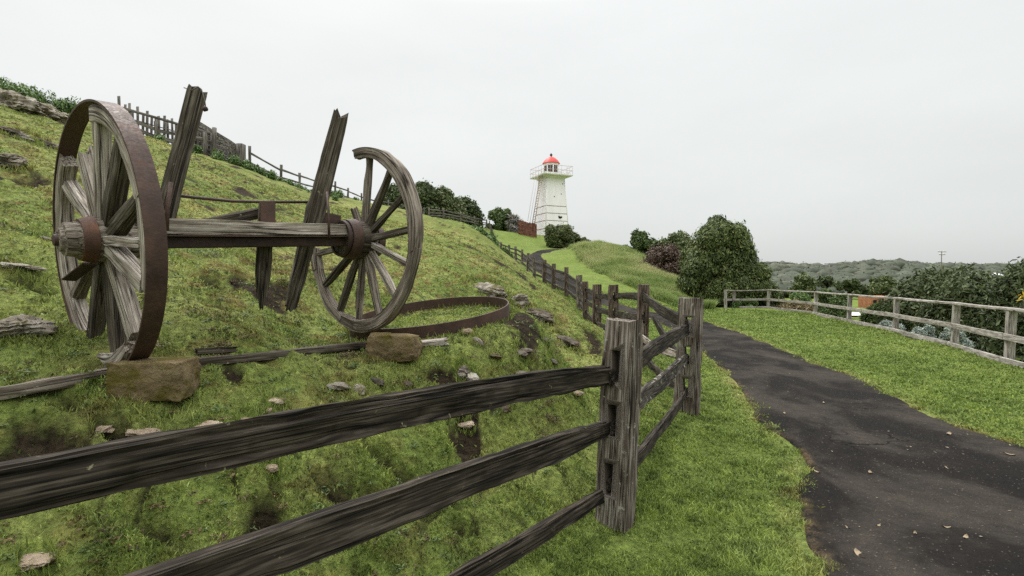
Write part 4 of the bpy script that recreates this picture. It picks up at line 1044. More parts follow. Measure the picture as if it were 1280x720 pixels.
# ------------------------------------------------------------------ fences and shed on the ridge
def simple_fence(name, label, pts, hgt, rails, mat, pw=.16, rh=.12, mids=(), grp=None, pm=None):
    P = [np.array([p[0], p[1], gz(p[0], p[1])]) for p in pts]
    t = empty(name, P[0], label, 'fence', grp)
    for i, p in enumerate(P):
        mb = MB(); l = np.array([random.uniform(-.06, .06), random.uniform(-.06, .06), 0])
        beam(mb, p - lz * .3, p + l + lz * hgt * random.uniform(.93, 1.12), pw, pw, up=(1, .3, 0), m=6, n=8, rough=.02, groove=.01); mb.build('post', pm or mat, t)
    for i in range(len(P) - 1):
        for r in rails:
            mb = MB(); beam(mb, P[i] + lz * (r + random.uniform(-.06, .06)), P[i + 1] + lz * (r + random.uniform(-.06, .06)), .06, rh, m=6, n=8, rough=.015, groove=.01); mb.build('rail', mat, t)
    return t
def spread(px_pts, n):
    P = np.array([Wp(*p) for p in px_pts]); L = np.r_[0, np.cumsum(np.linalg.norm(np.diff(P[:, :2], axis=0), axis=1))]
    return [np.array([np.interp(s, L, P[:, k]) for k in range(3)]) for s in np.linspace(0, L[-1], n)]
simple_fence('ridge_fence', 'old post and rail fence along the left skyline beyond the leaning poles', spread([(312, 212, 31.5), (334, 222, 33), (362, 236, 35), (382, 244, 38), (410, 250, 41), (440, 256, 46), (500, 266, 56), (530, 272, 61)], 12), 1.35, (.55, 1.05), M['plank'])
simple_fence('far_fence', 'distant dark rail fence under the bushes between the far wheel and the hilltop corner', spread([(536, 272, 64), (555, 275, 68), (584, 280, 73), (608, 286, 79)], 5), 1.25, (.4, .75, 1.1), M['plank'], .2, .16, pm=M['post'])
# picket stockade and sloping plank wall
t = empty('picket_fence', Wp(200, 186, 28.5), 'tall thin picket fence on the skyline between the tyred wheel and leaning pole', 'fence')
pk = spread([(150, 170, 26.8), (200, 186, 28.5), (252, 199, 30), (300, 209, 31)], 29)
for k, p in enumerate(pk[:22]):
    b = np.array([p[0], p[1], gz(p[0], p[1])]); mb = MB()
    h = 1.85 + random.uniform(-.22, .22) - .012 * k
    beam(mb, b - lz * .2, b + [random.uniform(-.07, .07), 0, h], .15, .05, up=(.2, 1, 0), m=4, n=8, rough=.01, groove=.005); mb.build('picket', M['plank'], t)
for h, w_ in ((1.42, .14), (.98, .05), (.45, .12)):
    mb = MB(); A, B = pk[0].copy(), pk[21].copy(); A[2] = gz(A[0], A[1]) + h; B[2] = gz(B[0], B[1]) + h
    beam(mb, A + [0, -.08, 0], B + [0, -.08, 0], .06, w_, m=6, n=8, rough=.01); mb.build('rail', M['plank'], t)
A, B = pk[0] + [0, -1.2, 0], pk[21] + [0.2, -1.0, 0]
fr = simple_fence('slope_rail_fence', 'short two rail fence in front of the picket fence on the skyline', [A + (B - A) * s for s in (0.15, .5, .78, 1)], 1.15, (.45, .85), M['plank'], .16, .18)
t = empty('plank_wall', Wp(275, 200, 30), 'sloping grey plank wall on the skyline right of the first leaning pole', 'wall')
wp_ = spread([(236, 196, 30), (279, 203, 30.6), (303, 208, 31.2)], 9)
hts = [(0, 2.05), (4, 1.75), (8, 1.0)]
for k in range(8):
    a, b = wp_[k], wp_[k + 1]
    za, zb = gz(a[0], a[1]), gz(b[0], b[1])
    ha, hb = np.interp(k, [0, 8], [2.2, 1.15]), np.interp(k + 1, [0, 8], [2.2, 1.15])
    for r in range(7):
        f0, f1 = r / 7, (r + 1) / 7
        mb = MB(); v = []
        nl = nrm(np.cross(b - a, lz)) * (.03 + random.uniform(-.006, .012))
        for s_ in (-1, 1):
            v += [a + nl * s_ + lz * (za - a[2] + ha * f0 + .015), b + nl * s_ + lz * (zb - b[2] + hb * f0 + .015), b + nl * s_ + lz * (zb - b[2] + hb * f1), a + nl * s_ + lz * (za - a[2] + ha * f1)]
        if k % 2 == 0:
            b2 = wp_[min(k + 2, 8)]; z2 = gz(b2[0], b2[1]); h2 = np.interp(k + 2, [0, 8], [2.2, 1.15])
            for s_, o in ((-1, 1), (1, 5)):
                v[o] = b2 + nl * s_ + lz * (z2 - b2[2] + h2 * f0 + .015); v[o + 1] = b2 + nl * s_ + lz * (z2 - b2[2] + h2 * f1)
            mb.add(v, quads=[(0, 1, 2, 3), (7, 6, 5, 4), (3, 2, 6, 7), (0, 4, 5, 1), (0, 3, 7, 4), (1, 5, 6, 2)], grain=np.array(v) * .6 + r * 3.1)
            mb.build('plank', M['plank'], t, False)
for k in (0, 4, 8):
    p = wp_[k]; z = gz(p[0], p[1]); mb = MB(); beam(mb, [p[0], p[1] - .15, z - .2], [p[0], p[1] - .15, z + np.interp(k, [0, 8], [2.35, 1.35])], .2 if k < 8 else .5, .2 if k < 8 else .4, up=(1, 0, 0), m=4, n=8); mb.build('post', M['plank'], t)

# ------------------------------------------------------------------ foliage
def leafcloud(mb, cl, n, size, seed, up=.25, out_=.7, aspect=1.6, shell=(.55, 1.0), squash=1.0, vert=0.):
    """cl: array of (x,y,z,r); leaves scattered through the outer part of each clump"""
    r_ = np.random.default_rng(seed); cl = np.asarray(cl, float)
    wt = cl[:, 3] ** 2; k = r_.choice(len(cl), n, p=wt / wt.sum())
    d = r_.normal(size=(n, 3)); d /= np.linalg.norm(d, axis=1)[:, None]
    rr = cl[k, 3] * (shell[0] + (shell[1] - shell[0]) * r_.random(n) ** .6) * (1 + .22 * vn(d * 2.2 + k[:, None] * 3.7, seed))
    P = cl[k, :3] + d * rr[:, None] * np.array([1, 1, squash])
    nn = d * out_ + r_.normal(size=(n, 3)) * .6 + np.array([0, 0, up]); nn /= np.linalg.norm(nn, axis=1)[:, None]
    t = r_.normal(size=(n, 3)) * (1 - .7 * vert) + np.array([0, 0, vert * 2.2]); t -= nn * (t * nn).sum(1)[:, None]; t /= np.maximum(np.linalg.norm(t, axis=1), 1e-6)[:, None]
    b = np.cross(nn, t); s = size * r_.uniform(.55, 1.35, n)[:, None]
    L = t * s * aspect * .5; Bv = b * s * .5
    V = np.stack([P - L, P + Bv * .8 , P + L, P - Bv * .8], 1)
    ct = np.random.default_rng(seed + 1).random(len(cl))
    tint = np.clip(.25 * ct[k] + .6 * r_.random(n) + .08, 0, 1)
    i = np.arange(n)[:, None] * 4
    mb.add(V.reshape(-1, 3), quads=i + np.array([[0, 1, 2, 3]]), tint=np.repeat(tint, 4))
def clumps(c, size, n, rr, seed, shape='dome', top=.0):
    """clump centres filling a crown of the given full size standing at c"""
    r_ = np.random.default_rng(seed); out = []
    sx, sy, sz = size
    while len(out) < n:
        u = r_.uniform(-1, 1, 2); z = r_.random()
        lim = math.sqrt(max(0, 1 - z ** 2)) if shape == 'dome' else (1 - z) ** .6 * .95 + .05 if shape == 'cone' else math.sqrt(max(0, 1 - (2 * z - 1) ** 2))
        if np.hypot(*u) > lim: continue
        if np.hypot(*u) < lim * .5 and r_.random() < .5: continue
        out.append((c[0] + u[0] * (sx / 2 - rr * .55), c[1] + u[1] * (sy / 2 - rr * .55), c[2] + rr * .5 + min(z * 1.12, 1) * (sz - rr * 1.25), rr * r_.uniform(.65, 1.25)))
    return np.array(out)
def plant(name, label, cat, c, size, mat, n, leaf, seed, ncl=24, rr=None, shape='dome', group=None, trunk=.08, stems=1, extra=None, **k):
    rr = rr or min(size) * .2
    cl = clumps(c, size, ncl, rr, seed, shape)
    if extra is not None: cl = np.concatenate([cl, extra])
    t = empty(name, c, label, cat, group)
    mb = MB(); leafcloud(mb, cl, n, leaf, seed, **k)
    k2 = dict(k); k2['shell'] = (1.0, 1.22); leafcloud(mb, cl, n // 14, leaf, seed + 3, **k2)
    mb.build('crown', mat, t, False)
    r_ = np.random.default_rng(seed + 5)
    mb = MB()
    for s in range(stems):
        o = np.array([r_.normal() * size[0] * .06 * (stems > 1), r_.normal() * size[1] * .06 * (stems > 1), 0])
        b = np.asarray(c) + o
        tip = np.asarray(c) + o * 2.5 + [0, 0, size[2] * .62]
        sweep(mb, line(b - [0, 0, .3], tip, 8, wob=size[0] * .02, seed=seed + s), np.linspace(trunk * 2.2, trunk * .6, 8), np.linspace(trunk * 2.2, trunk * .6, 8), (0, 1, 0), n=8, sq=.8, seed=seed)
    for i in r_.choice(len(cl), min(len(cl), 9), replace=False):
        a = np.asarray(c) + [0, 0, size[2] * r_.uniform(.15, .45)]
        sweep(mb, line(a, cl[i, :3], 6, bow=(0, 0, -.05 * size[2])), np.linspace(trunk, trunk * .2, 6), np.linspace(trunk, trunk * .2, 6), (0, 1, .2), n=6, sq=.9, seed=seed + int(i))
    mb.build('trunk', M['bark'], t)
    return t
def on(px, py, Y):
    p = Wp(px, py, Y); return np.array([p[0], p[1], gz(p[0], p[1])])
def fit_plant(name, label, cat, x0, x1, ytop, Y, mat, n, leaf, seed, depth=.8, sink=.1, ybase=None, **k):
    """crown whose outline spans the columns x0..x1 up to row ytop, rooted on the ground at distance Y"""
    c = on((x0 + x1) / 2, 350, Y); w = (x1 - x0) * Y / FOC; z1 = EYE + (350 - ytop) * Y / FOC
    if ybase is not None: c[2] = EYE + (350 - ybase) * Y / FOC
    c[2] -= sink
    return plant(name, label, cat, c, (w, w * depth, z1 - c[2]), mat, n, leaf, seed, **k)
# bushes behind the ridge
fit_plant('tree', 'dark tree on the skyline just right of the far wheel rim', 'tree', 470, 560, 226, 74, M['leaf_dark'], 24000, 0.286, 201, ybase=280, ncl=40, trunk=.2)
fit_plant('tree', 'dark domed tree on the skyline between the far wheel and the smaller trees', 'tree', 530, 590, 233, 76, M['leaf_olive'], 18000, 0.272, 202, ybase=284, ncl=30, trunk=.2)
fit_plant('tree', 'small pointed tree on the skyline at the right end of the dark group', 'tree', 562, 608, 245, 78, M['leaf_dark'], 14000, .25, 203, ybase=288, ncl=34, rr=1.0, trunk=.15)
fit_plant('tree', 'round bushy tree alone on the skyline left of the lighthouse', 'tree', 607, 646, 255, 84, M['leaf_mid'], 12000, 0.245, 204, ybase=290, ncl=24, trunk=.15)
fit_plant('bare_shrub', 'pale leafless twiggy shrub against the sky beside the lighthouse fence', 'shrub', 634, 650, 266, 82, M['twig'], 600, .3, 205, ybase=292, ncl=14, trunk=.05, stems=4, aspect=5)
fit_plant('shrub', 'rounded dense olive shrub in front of the lighthouse foot', 'shrub', 676, 720, 279, 70, M['leaf_olive'], 24000, 0.163, 206, ybase=312, ncl=34, trunk=.12)
fit_plant('shrub', 'low spreading end of the olive shrub, right of the lighthouse', 'shrub', 706, 742, 291, 71, M['leaf_olive'], 12000, 0.163, 207, ybase=313, ncl=22, trunk=.1)
# beyond the knoll
fit_plant('tree', 'round mid green tree on the knoll left of the big dark tree', 'tree', 778, 828, 288, 46, M['leaf_mid'], 18000, 0.150, 208, ybase=340, ncl=30, trunk=.14)
fit_plant('tree', 'olive spreading tree rising between the round tree and the big dark tree', 'tree', 815, 868, 288, 46, M['leaf_olive'], 18000, 0.150, 209, ybase=350, ncl=34, trunk=.14)
fit_plant('dead_shrub', 'purplish brown dead shrub on the knoll in front of the trees', 'shrub', 800, 862, 306, 40, M['leaf_brown'], 28000, 0.095, 210, ybase=352, ncl=40, trunk=.06, stems=4, aspect=2.5)
c = on(903, 350, 34); big = []
for (px, py, w) in ((903, 285, 15), (888, 298, 15), (918, 297, 15), (880, 303, 17), (899, 302, 19), (922, 305, 18), (872, 318, 18), (892, 320, 20), (914, 322, 20), (933, 318, 15), (866, 336, 18), (884, 338, 20), (906, 342, 22), (929, 338, 19), (945, 345, 15), (864, 354, 17), (884, 358, 20), (908, 362, 22), (932, 360, 20), (952, 360, 15), (966, 370, 9), (880, 374, 15), (905, 378, 16), (935, 377, 14), (956, 375, 11)):
    for dY in (-1.1, .1, 1.2):
        p = Wp(px + random.uniform(-6, 6), py + random.uniform(-5, 5), 34 + dY); big.append((*p, w * 34 / FOC * random.uniform(.62, 1.0)))
t = empty('tree', c, 'big dark dense rounded tree where the lawn meets the knoll', 'tree')
mb = MB(); leafcloud(mb, big, 110000, .10, 211, up=.35, aspect=2.2, shell=(.8, 1.06), vert=.35, out_=1.1); leafcloud(mb, big, 9000, .10, 212, up=.5, aspect=2.4, shell=(1.0, 1.24), vert=.7); mb.build('crown', M['leaf_conifer'], t, False)
mb = MB()
for k in range(5):
    sweep(mb, line(c + [k * .25 - .5, 0, -.2], c + [(k - 2) * .7, random.uniform(-.5, .5), 3.2], 8, wob=.1, seed=k), np.linspace(.24, .06, 8), np.linspace(.24, .06, 8), (0, 1, 0), n=8, sq=.9)
mb.build('trunk', M['bark'], t)
fit_plant('shrub', 'low lush bush on the knoll crest right of the lighthouse shrub', 'shrub', 742, 800, 307, 47, M['leaf_lush'], 14000, 0.109, 212, ybase=325, ncl=26, trunk=.05, stems=3)
# spiky weeds on the ridge and slope
fit_plant('bush', 'dark green weedy bush on the middle slope left of the fence bend', 'bush', 552, 622, 284, 46, M['leaf_lush'], 18000, 0.136, 220, ybase=318, ncl=40, rr=.55, trunk=.04, stems=5, aspect=2.6, vert=.5)
fit_plant('bush', 'small weedy tussock on the slope beside the far wheel', 'bush', 530, 552, 286, 44, M['leaf_lush'], 3600, 0.122, 221, ybase=308, ncl=10, rr=.4, trunk=.03, stems=3, aspect=2.6, vert=.5)
fit_plant('bush', 'dark weed clump against the fence where it turns uphill', 'bush', 620, 646, 309, 41, M['leaf_mid'], 6000, 0.102, 222, ybase=335, ncl=14, rr=.35, trunk=.03, stems=3, aspect=2.6, vert=.6)
def weeds(name, poly, n, h, seed, mat, wid=.9):
    """a strip of tall weeds along ground points"""
    r_ = np.random.default_rng(seed); P = np.array(poly); L = np.r_[0, np.cumsum(np.linalg.norm(np.diff(P[:, :2], axis=0), axis=1))]
    cl = []
    for i in range(n):
        s = r_.uniform(0, L[-1]); x = np.interp(s, L, P[:, 0]) + r_.normal() * wid * .6; y = np.interp(s, L, P[:, 1]) + r_.normal() * wid * .6
        z = gz(x, y); hh = h * r_.uniform(.4, 1.1); cl.append((x, y, z + hh * .35, hh * .55))
    mb = MB(); leafcloud(mb, cl, n * 300, .06, seed, up=.6, aspect=3.4, vert=.7, shell=(.1, 1.1)); 
    o = mb.build(name, mat, None, False); tag(o, kind='stuff'); return o
weeds('ridge_weeds', [Wp(*p) for p in ((190, 192, 27), (240, 205, 28.5), (300, 219, 30.5), (340, 228, 32), (380, 240, 36), (415, 250, 40), (450, 257, 45))], 80, .55, 231, M['leaf_lush'], 1.1)
weeds('skyline_weeds', [Wp(*p) for p in ((-25, 112, 21.5), (20, 126, 22), (60, 139, 23), (105, 152, 24.3))], 46, .9, 232, M['leaf_lush'], .9)
weeds('slope_weeds', [Wp(*p) for p in ((500, 280, 52), (545, 283, 56), (600, 292, 64))], 26, .5, 233, M['leaf_lush'], 2.0)

# ------------------------------------------------------------------ hand-rail fence and garden beyond the lawn
hf = empty('handrail_fence', RFW[4] + np.array([0, 0, 0]), 'pale weathered two rail timber fence along the far edge of the lawn', 'fence')
HP = [np.array([p[0], p[1], gz(p[0], p[1])]) for p in RFW]
tops = []
for i, p in enumerate(HP):
    l = np.array([.04, 0, 1.02]) if i < 9 else np.array([0, 0, 1.0])
    dr = nrm((HP[min(i + 1, len(HP) - 1)] - HP[max(i - 1, 0)]) * [1, 1, 0])
    mb = MB(); beam(mb, p - lz * .2, p + l, .14, .13, up=dr, m=10, n=16, sq=.2, rough=.003, groove=.003); mb.build('post', M['handrail'], hf, sharp=40)
    tops.append((p, l))
for i in range(len(HP) - 1):
    for z, w_, h_ in ((1.03, .16, .06), (.50, .05, .13)):
        A = HP[i] + tops[i][1] * z / 1.02; B = HP[i + 1] + tops[i + 1][1] * z / 1.02
        off = nrm(np.cross(B - A, lz)) * (-.09 if z < .9 else 0.0)
        if off[0] > 0: off = -off
        mb = MB(); beam(mb, A + off, B + off, w_, h_, m=14, n=14, sq=.2, rough=.003, groove=.003, bow=(0, 0, -.01)); mb.build('top_rail' if z > .9 else 'mid_rail', M['handrail'], hf, sharp=40)
eb = empty('edging_boards', HP[3], 'low timber edging boards at the foot of the pale fence', 'edging')
for i in range(len(HP) - 2):
    A, B = HP[i].copy(), HP[i + 1].copy(); u = nrm((B - A) * [1, 1, 0]); o = np.cross(u, lz); o = -o if o[0] > 0 else o
    A += o * .13; B += o * .13
    P = line(A, B, 10); P[:, 2] = np.linspace(A[2], B[2], 10) + .035
    mb = MB(); sweep(mb, P, .05, .14, (0, 0, 1), n=12, sq=.2, rough=.004, groove=.003); mb.build('board', M['handrail'], eb, sharp=40)
def gplant(name, label, cat, px0, px1, ytop, Y, mat, n, leaf, seed, **k): return fit_plant(name, label, cat, px0, px1, ytop, Y, mat, n, leaf, seed, **k)
gplant('shrub', 'dark feathery shrub behind the pale fence, left of the largest one', 'shrub', 1108, 1200, 347, 19, M['leaf_scrub'], 60000, .075, 301, ncl=70, rr=.62, trunk=.05, stems=4, aspect=2.6, vert=.3)
gplant('shrub', 'largest dark feathery shrub behind the pale fence at right', 'shrub', 1160, 1290, 340, 15.8, M['leaf_scrub'], 90000, .065, 302, ncl=90, rr=.6, trunk=.06, stems=5, aspect=2.6, vert=.3)
gplant('shrub', 'dark shrub at the right edge of the picture behind the pale fence', 'shrub', 1235, 1380, 330, 13.8, M['leaf_scrub'], 70000, .065, 303, ncl=80, rr=.55, trunk=.06, stems=5, aspect=2.6, vert=.3)
gplant('shrub', 'brownish green open shrub rising behind the dark feathery shrubs', 'shrub', 1120, 1250, 339, 24, M['leaf_scrub'], 50000, .09, 304, ncl=70, rr=.7, trunk=.05, stems=4, aspect=2.6, vert=.3)
for i, (x0, x1, yt, Y, lab) in enumerate(((1098, 1132, 396, 17.5, 'silver leaved mound behind the pale fence, farthest of the three'), (1138, 1172, 407, 15.2, 'silver leaved mound behind the pale fence, middle of the three'), (1172, 1222, 410, 13.6, 'silver leaved mound behind the pale fence, nearest of the three'))):
    gplant('silver_bush', lab, 'bush', x0, x1, yt, Y, M['leaf_silver'], 9000, 0.041, 310 + i, ncl=20, trunk=.02, stems=3, group='silver bushes behind the handrail fence', ybase=yt + 34)
gplant('shrub', 'yellow green bush behind the pale fence left of its middle post', 'shrub', 986, 1022, 360, 36, M['leaf_lush'], 10000, 0.095, 320, ncl=20, trunk=.04, stems=3, ybase=395)
gplant('shrub', 'tall green shrub just behind the middle post of the pale fence', 'shrub', 1020, 1060, 356, 32, M['leaf_mid'], 14000, 0.088, 321, ncl=24, trunk=.04, stems=3, ybase=398)
gplant('shrub', 'dry straw coloured tussock behind the pale fence', 'shrub', 960, 1024, 377, 33, M['straw'], 5000, .12, 322, ncl=22, trunk=.03, stems=3, aspect=4, vert=.8, ybase=398)
gplant('shrub', 'grey brown scrub behind the far end of the pale fence', 'shrub', 915, 975, 369, 36, M['straw'], 6000, .13, 323, ncl=26, trunk=.03, stems=3, aspect=3, ybase=392)
gplant('shrub', 'low green plants at the far corner post of the pale fence', 'shrub', 912, 952, 373, 31.3, M['leaf_lush'], 8000, 0.082, 324, ncl=18, trunk=.03, stems=3, ybase=388)
gplant('shrub', 'pointed leaved green plant below the brick shelter', 'shrub', 1082, 1112, 380, 21, M['leaf_mid'], 5000, 0.109, 325, ncl=12, trunk=.02, stems=3, aspect=4, vert=.6, ybase=404)
gplant('shrub', 'small dark bush at the right side of the brick shelter', 'shrub', 1104, 1124, 370, 60, M['leaf_dark'], 5000, 0.136, 326, ncl=12, trunk=.04, ybase=392)
fl = plant('flowering_shrub', 'few yellow flowering sprigs at the right edge above the fence rail', 'shrub', on(1277, 350, 10.9) + [0, 0, 1.35], (.2, .2, .3), M['leaf_yellow'], 8, .05, 330, ncl=5, rr=.09, trunk=.008, stems=3, aspect=3)
# roofs, shelter and poles in the valley
def house(name, label, cat, c, w, d, h, mat, roofmat, rh=.0, yaw=0., over=.2, opening=True):
    t = empty(name, c, label, cat); ux = np.array([math.cos(yaw), math.sin(yaw), 0]); uy = np.array([-math.sin(yaw), math.cos(yaw), 0]); c = np.asarray(c, float)
    mb = MB()
    for (s, n, L, D) in ((ux, -uy, w, d), (ux, uy, w, d), (uy, ux, d, w), (uy, -ux, d, w)):
        box(mb, c + n * (D / 2 - .06) + lz * h / 2, s * (L / 2 - (.0 if s is ux else .12)), n * .06, lz * h / 2)
    mb.build('wall', mat, t, False)
    mb = MB(); 
    e = [c + ux * sx * (w / 2 + over) + uy * sy * (d / 2 + over) + lz * (h + .004) for sx in (-1, 1) for sy in (-1, 1)]
    r0, r1 = c - ux * (w / 2 + over) + lz * (h + rh + .08), c + ux * (w / 2 + over) + lz * (h + rh + .08)
    v = [e[0], e[2], e[3], e[1], r0, r1]
    mb.add(v, quads=[(0, 1, 5, 4), (2, 3, 4, 5), (0, 3, 2, 1)], tris=[(0, 4, 3), (1, 2, 5)]); mb.build('roof', roofmat, t, False)
    if opening:
        mb = MB(); box(mb, c - uy * (d / 2 + .01) + lz * h * .45 + ux * w * .1, ux * w * .14, uy * .012, lz * h * .38); mb.build('door', M['black'], t, False)
        mb = MB(); box(mb, c - uy * (d / 2 + .01) + lz * h * .58 - ux * w * .28, ux * w * .1, uy * .012, lz * h * .16); mb.build('window', M['black'], t, False)
    return t
def gp(px, py, Y):
    p = Wp(px, py, Y); return np.array([p[0], p[1], gz(p[0], p[1]) - .1])
house('brick_shelter', 'small orange brick shelter on the green below the pale fence', 'shelter', gp(1091, 385, 62), 2.3, 1.8, 1.45, M['brick'], M['brick'], .02, .2, .02)
house('low_shed', 'low brown shed with flat white roof seen between the fence rails', 'shed', gp(1054, 398, 40), 1.7, 1.6, .72, M['red_plank'], M['roof_white'], .08, .15, .35, False)
house('house', 'pale roofed house among the trees on the far right hillside', 'house', np.array([*Wp(1222, 346, 150)[:2], .9]), 8.5, 6, 1.9, M['white'], M['roof_white'], .7, -.2, .4)
def pole(name, label, px, ytop, Y, arms, r=.14):
    p = Wp(px, ytop, Y); z0 = gz(p[0], p[1]); t = empty(name, (p[0], p[1], z0), label, 'power pole')
    mb = MB(); sweep(mb, line([p[0], p[1], z0 - .5], p, 6), np.linspace(r * 2, r * 1.3, 6), np.linspace(r * 2, r * 1.3, 6), (0, 1, 0), n=10, sq=1, rough=0, groove=0); mb.build('pole', M['pole'], t)
    for (dz, L, yaw) in arms:
        u = np.array([math.cos(yaw), math.sin(yaw), 0]); mb = MB(); beam(mb, p + lz * dz - u * L / 2 + [0, -.16, 0], p + lz * dz + u * L / 2 + [0, -.16, 0], .10, .12, m=2, n=8, rough=0, groove=0); a = mb.build('crossarm', M['pole'], t)
        for s in (-.42, -.2, .2, .42):
            mb = MB(); lathe(mb, p + lz * (dz + .05) + u * L * s + np.array([0, -.16, 0]), lz, [(0, .05), (.1, .08), (.2, .05), (.22, .02)], 8); mb.build('insulator', M['white_trim'], a)
    return t
pole('power_pole', 'tall dark power pole with crossarms on the skyline above the large shrubs', 1177, 314, 120, ((-.15, 2.2, .15), (-.8, 1.6, .15)))
pole('power_pole', 'pale power pole with lamp arm against the grey wooded hill', 1037, 329, 150, ((-.1, 3.2, .1),), .22)
# distant woods: one mass of scrubby crowns over the far hills
r_ = np.random.default_rng(77); cl = []
for k in range(3400):
    Y = 130 * (470 / 130) ** r_.random(); X = Y * r_.uniform(.38, 1.2)
    rr = r_.uniform(1.6, 4.6) * (.8 + .2 * Y / 300)
    if Y < 185 and (X < .74 * Y) and r_.random() < .85: continue
    cl.append((X, Y, 0, rr))
cl = np.array(cl); cl[:, 2] = Hgt(cl[:, 0], cl[:, 1]) + cl[:, 3] * .35
bm = bmesh.new(); bmesh.ops.create_icosphere(bm, subdivisions=3, radius=1.0)
sv3 = np.array([a.co[:] for a in bm.verts]); st3 = np.array([[a.index for a in f.verts] for f in bm.faces]); bm.free()
bm = bmesh.new(); bmesh.ops.create_icosphere(bm, subdivisions=2, radius=1.0)
sv2 = np.array([a.co[:] for a in bm.verts]); st2 = np.array([[a.index for a in f.verts] for f in bm.faces]); bm.free()
mb = MB()
for k, (X, Y, Z, rr) in enumerate(cl):
    sv, st_ = (sv3, st3) if Y < 210 else (sv2, st2)
    v = sv * (1 + .20 * vn(sv * 1.7 + k * 1.3, 5) + .20 * vn(sv * 4.1 + k, 6) + .12 * vn(sv * 9 + k, 7))[:, None] * rr * [1.15, 1.15, .8] + [X, Y, Z]
    mb.add(v, tris=st_, tint=np.full(len(v), np.clip(r_.normal(.42, .2) + .15 * (v[:, 2] > 1e9), 0, 1)))
leafcloud(mb, cl * [1, 1, 1, 1.05], 120000, .55, 401, up=.3, out_=.9, shell=(.85, 1.05), squash=.8, aspect=1.4)
wd = mb.build('far_woodland', M['leaf_grey'], None, True); tag(wd, kind='stuff')
for i, (x0, x1, yt, yb, Y, m) in enumerate(((1020, 1052, 341, 372, 140, 'leaf_dark'), (1046, 1084, 350, 368, 125, 'leaf_dark'), (985, 1022, 345, 372, 130, 'leaf_olive'), (1085, 1120, 345, 368, 130, 'leaf_olive'))):
    fit_plant('tree', ('dark tree in the valley just left of the pale power pole foot', 'dark spreading tree below the pale power pole, behind the shelter', 'olive tree in the valley above the yellow green bush', 'olive tree in the valley above the brick shelter')[i], 'tree', x0, x1, yt, Y, M[m], 5000, .5, 410 + i, ybase=yb, ncl=22, trunk=.2)
# leaves fallen on the path
for i, (px, py, a, b) in enumerate(((1075, 697, .09, .035), (1021, 592, .06, .02), (1088, 593, .05, .022), (980, 518, .05, .02), (1186, 588, .06, .024), (1183, 662, .045, .02), (1207, 675, .05, .02), (1098, 660, .03, .014), (1144, 670, .03, .014), (1030, 505, .05, .02), (1060, 663, .035, .016), (1186, 544, .07, .03), (1262, 570, .07, .03))):
    a *= .55; b *= .6; c = G(px, py); c[2] += .016; yaw = random.uniform(0, 3); u = np.array([math.cos(yaw), math.sin(yaw), .08]); v_ = np.array([-math.sin(yaw), math.cos(yaw), .1])
    mb = MB(); t_ = np.linspace(-1, 1, 7); V = []
    for s in t_:
        wv = b * (1 - s * s) ** .6; V += [c + u * a * s / 1 - v_ * wv + lz * .012 * s * s, c + u * a * s, c + u * a * s + v_ * wv + lz * .012 * s * s]
    qd = [(3 * k + j_, 3 * k + j_ + 1, 3 * k + j_ + 4, 3 * k + j_ + 3) for k in range(6) for j_ in (0, 1)]
    o = mb.add(V, quads=qd); o = mb.build('fallen_leaf', M['leaf_litter'])
    tag(o, 'curled buff fallen leaf on the dark path' if i else 'largest buff fallen leaf, nearest on the dark path at the bottom', 'leaf', 'fallen leaves on the path')

# grit, bark and twig bits lying on the path
r_ = np.random.default_rng(91); mb = MB(); n = 170
k = r_.integers(20, 700, n); u_ = r_.uniform(-.95, .95, n)
bx = PDf[k, 0] + NRf[k, 0] * u_ * HWf[k]; by = PDf[k, 1] + NRf[k, 1] * u_ * HWf[k]; bz_ = Hgt(bx, by) + .02
L_ = r_.uniform(.004, .016, n) * np.maximum(1, by / 7); az = r_.uniform(0, 6.28, n); w_ = L_ * r_.uniform(.25, .7, n)
d_ = np.stack([np.cos(az), np.sin(az), r_.normal(0, .15, n)], -1); e_ = np.stack([-np.sin(az), np.cos(az), r_.normal(0, .2, n)], -1); p_ = np.stack([bx, by, bz_], -1)
V = np.stack([p_ - d_ * L_[:, None], p_ + e_ * w_[:, None], p_ + d_ * L_[:, None], p_ - e_ * w_[:, None]], 1)
mb.add(V.reshape(-1, 3), quads=np.arange(n)[:, None] * 4 + np.array([[0, 1, 2, 3]]), tint=np.repeat(r_.random(n), 4))
tag(mb.build('path_grit', M['leaf_brown2'], None, False), kind='stuff')
# longer grass added for contact shade at the feet of posts, stones and timbers
r_ = np.random.default_rng(93); sp = []
for p in FP[1:8]: sp += [(p[0], p[1], .13, .13, 0, 90)]
for p in HP[:8]: sp += [(p[0], p[1], .12, .12, 0, 60)]
for o in [o for o in bpy.data.objects if o.get('category') in ('stone block', 'rock') and o.type == 'MESH']:
    b = [o.matrix_basis @ Vector(q) for q in o.bound_box]; xs = [q.x for q in b]; ys = [q.y for q in b]
    if o.location.y < 14: sp.append((o.location.x, o.location.y, (max(xs) - min(xs)) * .5, (max(ys) - min(ys)) * .5, 0, int(60 + 500 * (max(xs) - min(xs)))))
sp.append((CL[0] + .02, CL[1] + .05, .3, .2, 0, 200)); sp.append((CR[0], CR[1], .3, .2, 0, 160))
th = np.linspace(0, 2 * math.pi, 60)[:-1]
for a in th: sp.append((ringC[0] + .76 * math.cos(a), ringC[1] + .76 * math.sin(a), .05, .05, 0, 16))
X = []; Y_ = []
for (x, y, a, b, _, m) in sp:
    t_ = r_.uniform(0, 2 * math.pi, m); q_ = r_.normal(1.03, .10, m); X.append(x + np.cos(t_) * a * q_); Y_.append(y + np.sin(t_) * b * q_)
X = np.concatenate(X); Y_ = np.concatenate(Y_); n = len(X); Z = Hgt(X, Y_) - .005; r = np.hypot(X, Y_)
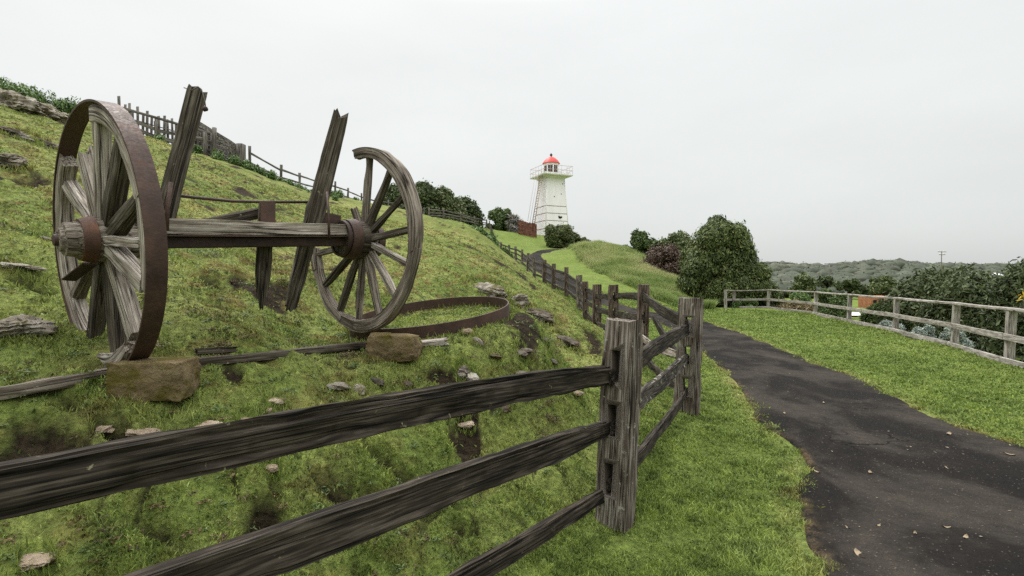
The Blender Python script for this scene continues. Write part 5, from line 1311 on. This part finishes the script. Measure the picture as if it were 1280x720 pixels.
H = r_.uniform(.03, .085, n) * np.clip(r / 7, .8, 1.6); Wd = np.maximum(.005, .0014 * r); az = r_.uniform(0, 6.28, n); la = r_.uniform(0, 6.28, n); ll = H * r_.uniform(.1, .8, n)
V = np.zeros((n, 5, 3)); sx, sy = np.cos(az) * Wd / 2, np.sin(az) * Wd / 2; lx, ly = np.cos(la) * ll, np.sin(la) * ll
V[:, 0] = np.stack([X - sx, Y_ - sy, Z], -1); V[:, 1] = np.stack([X + sx, Y_ + sy, Z], -1); V[:, 2] = np.stack([X + lx * .4 + sx * .7, Y_ + ly * .4 + sy * .7, Z + H * .6], -1)
V[:, 3] = np.stack([X + lx * .4 - sx * .7, Y_ + ly * .4 - sy * .7, Z + H * .6], -1); V[:, 4] = np.stack([X + lx, Y_ + ly, Z + H], -1)
b = np.arange(n)[:, None] * 5; mb = MB(); mb.add(V.reshape(-1, 3), quads=b + np.array([[0, 1, 2, 3]]), tris=b + np.array([[3, 2, 4]]), tint=np.repeat(r_.uniform(.15, .9, n), 5))
o = mb.build('tuft_grass', M['blade'], None, False); tag(o, kind='stuff')
for nm, f in (('dry', dry_of), ('dirt', dirt_of)):
    at = o.data.attributes.new(nm, 'FLOAT', 'POINT'); at.data.foreach_set('value', np.repeat(f(X, Y_), 5).astype(np.float32))

# broad leaved weeds and brown moss in the grazed turf
def turf_bits(name, n, mat, leaf, r0, r1, seed, per, squash, aspect, need):
    r_ = np.random.default_rng(seed); cl = []
    r = np.exp(r_.uniform(math.log(1.4), math.log(9), 6 * n)); a = np.radians(r_.uniform(-46, 5, 6 * n)); x = r * np.sin(a); y = r * np.cos(a)
    ok = slope_mask(x, y) > .5
    if need: ok &= n2(x, y, .7, 61, 3) > r_.uniform(-.2, .6, 6 * n)
    x, y, r = x[ok][:n], y[ok][:n], r[ok][:n]; n = len(x)
    cl = np.stack([x, y, Hgt(x, y) + .006, r_.uniform(r0, r1, n) * np.clip(r / 4, .6, 1.4)], -1)
    mb = MB(); leafcloud(mb, cl, n * per, leaf, seed, up=1.2, out_=.4, aspect=aspect, shell=(.05, 1.0), squash=squash)
    tag(mb.build(name, mat, None, False), kind='stuff')
turf_bits('turf_weeds', 420, M['leaf_mid'], .0105, .02, .075, 501, 40, .40, 2.2, False)
turf_bits('brown_moss', 520, M['leaf_moss'], .0085, .02, .09, 502, 60, .28, 2.0, True)
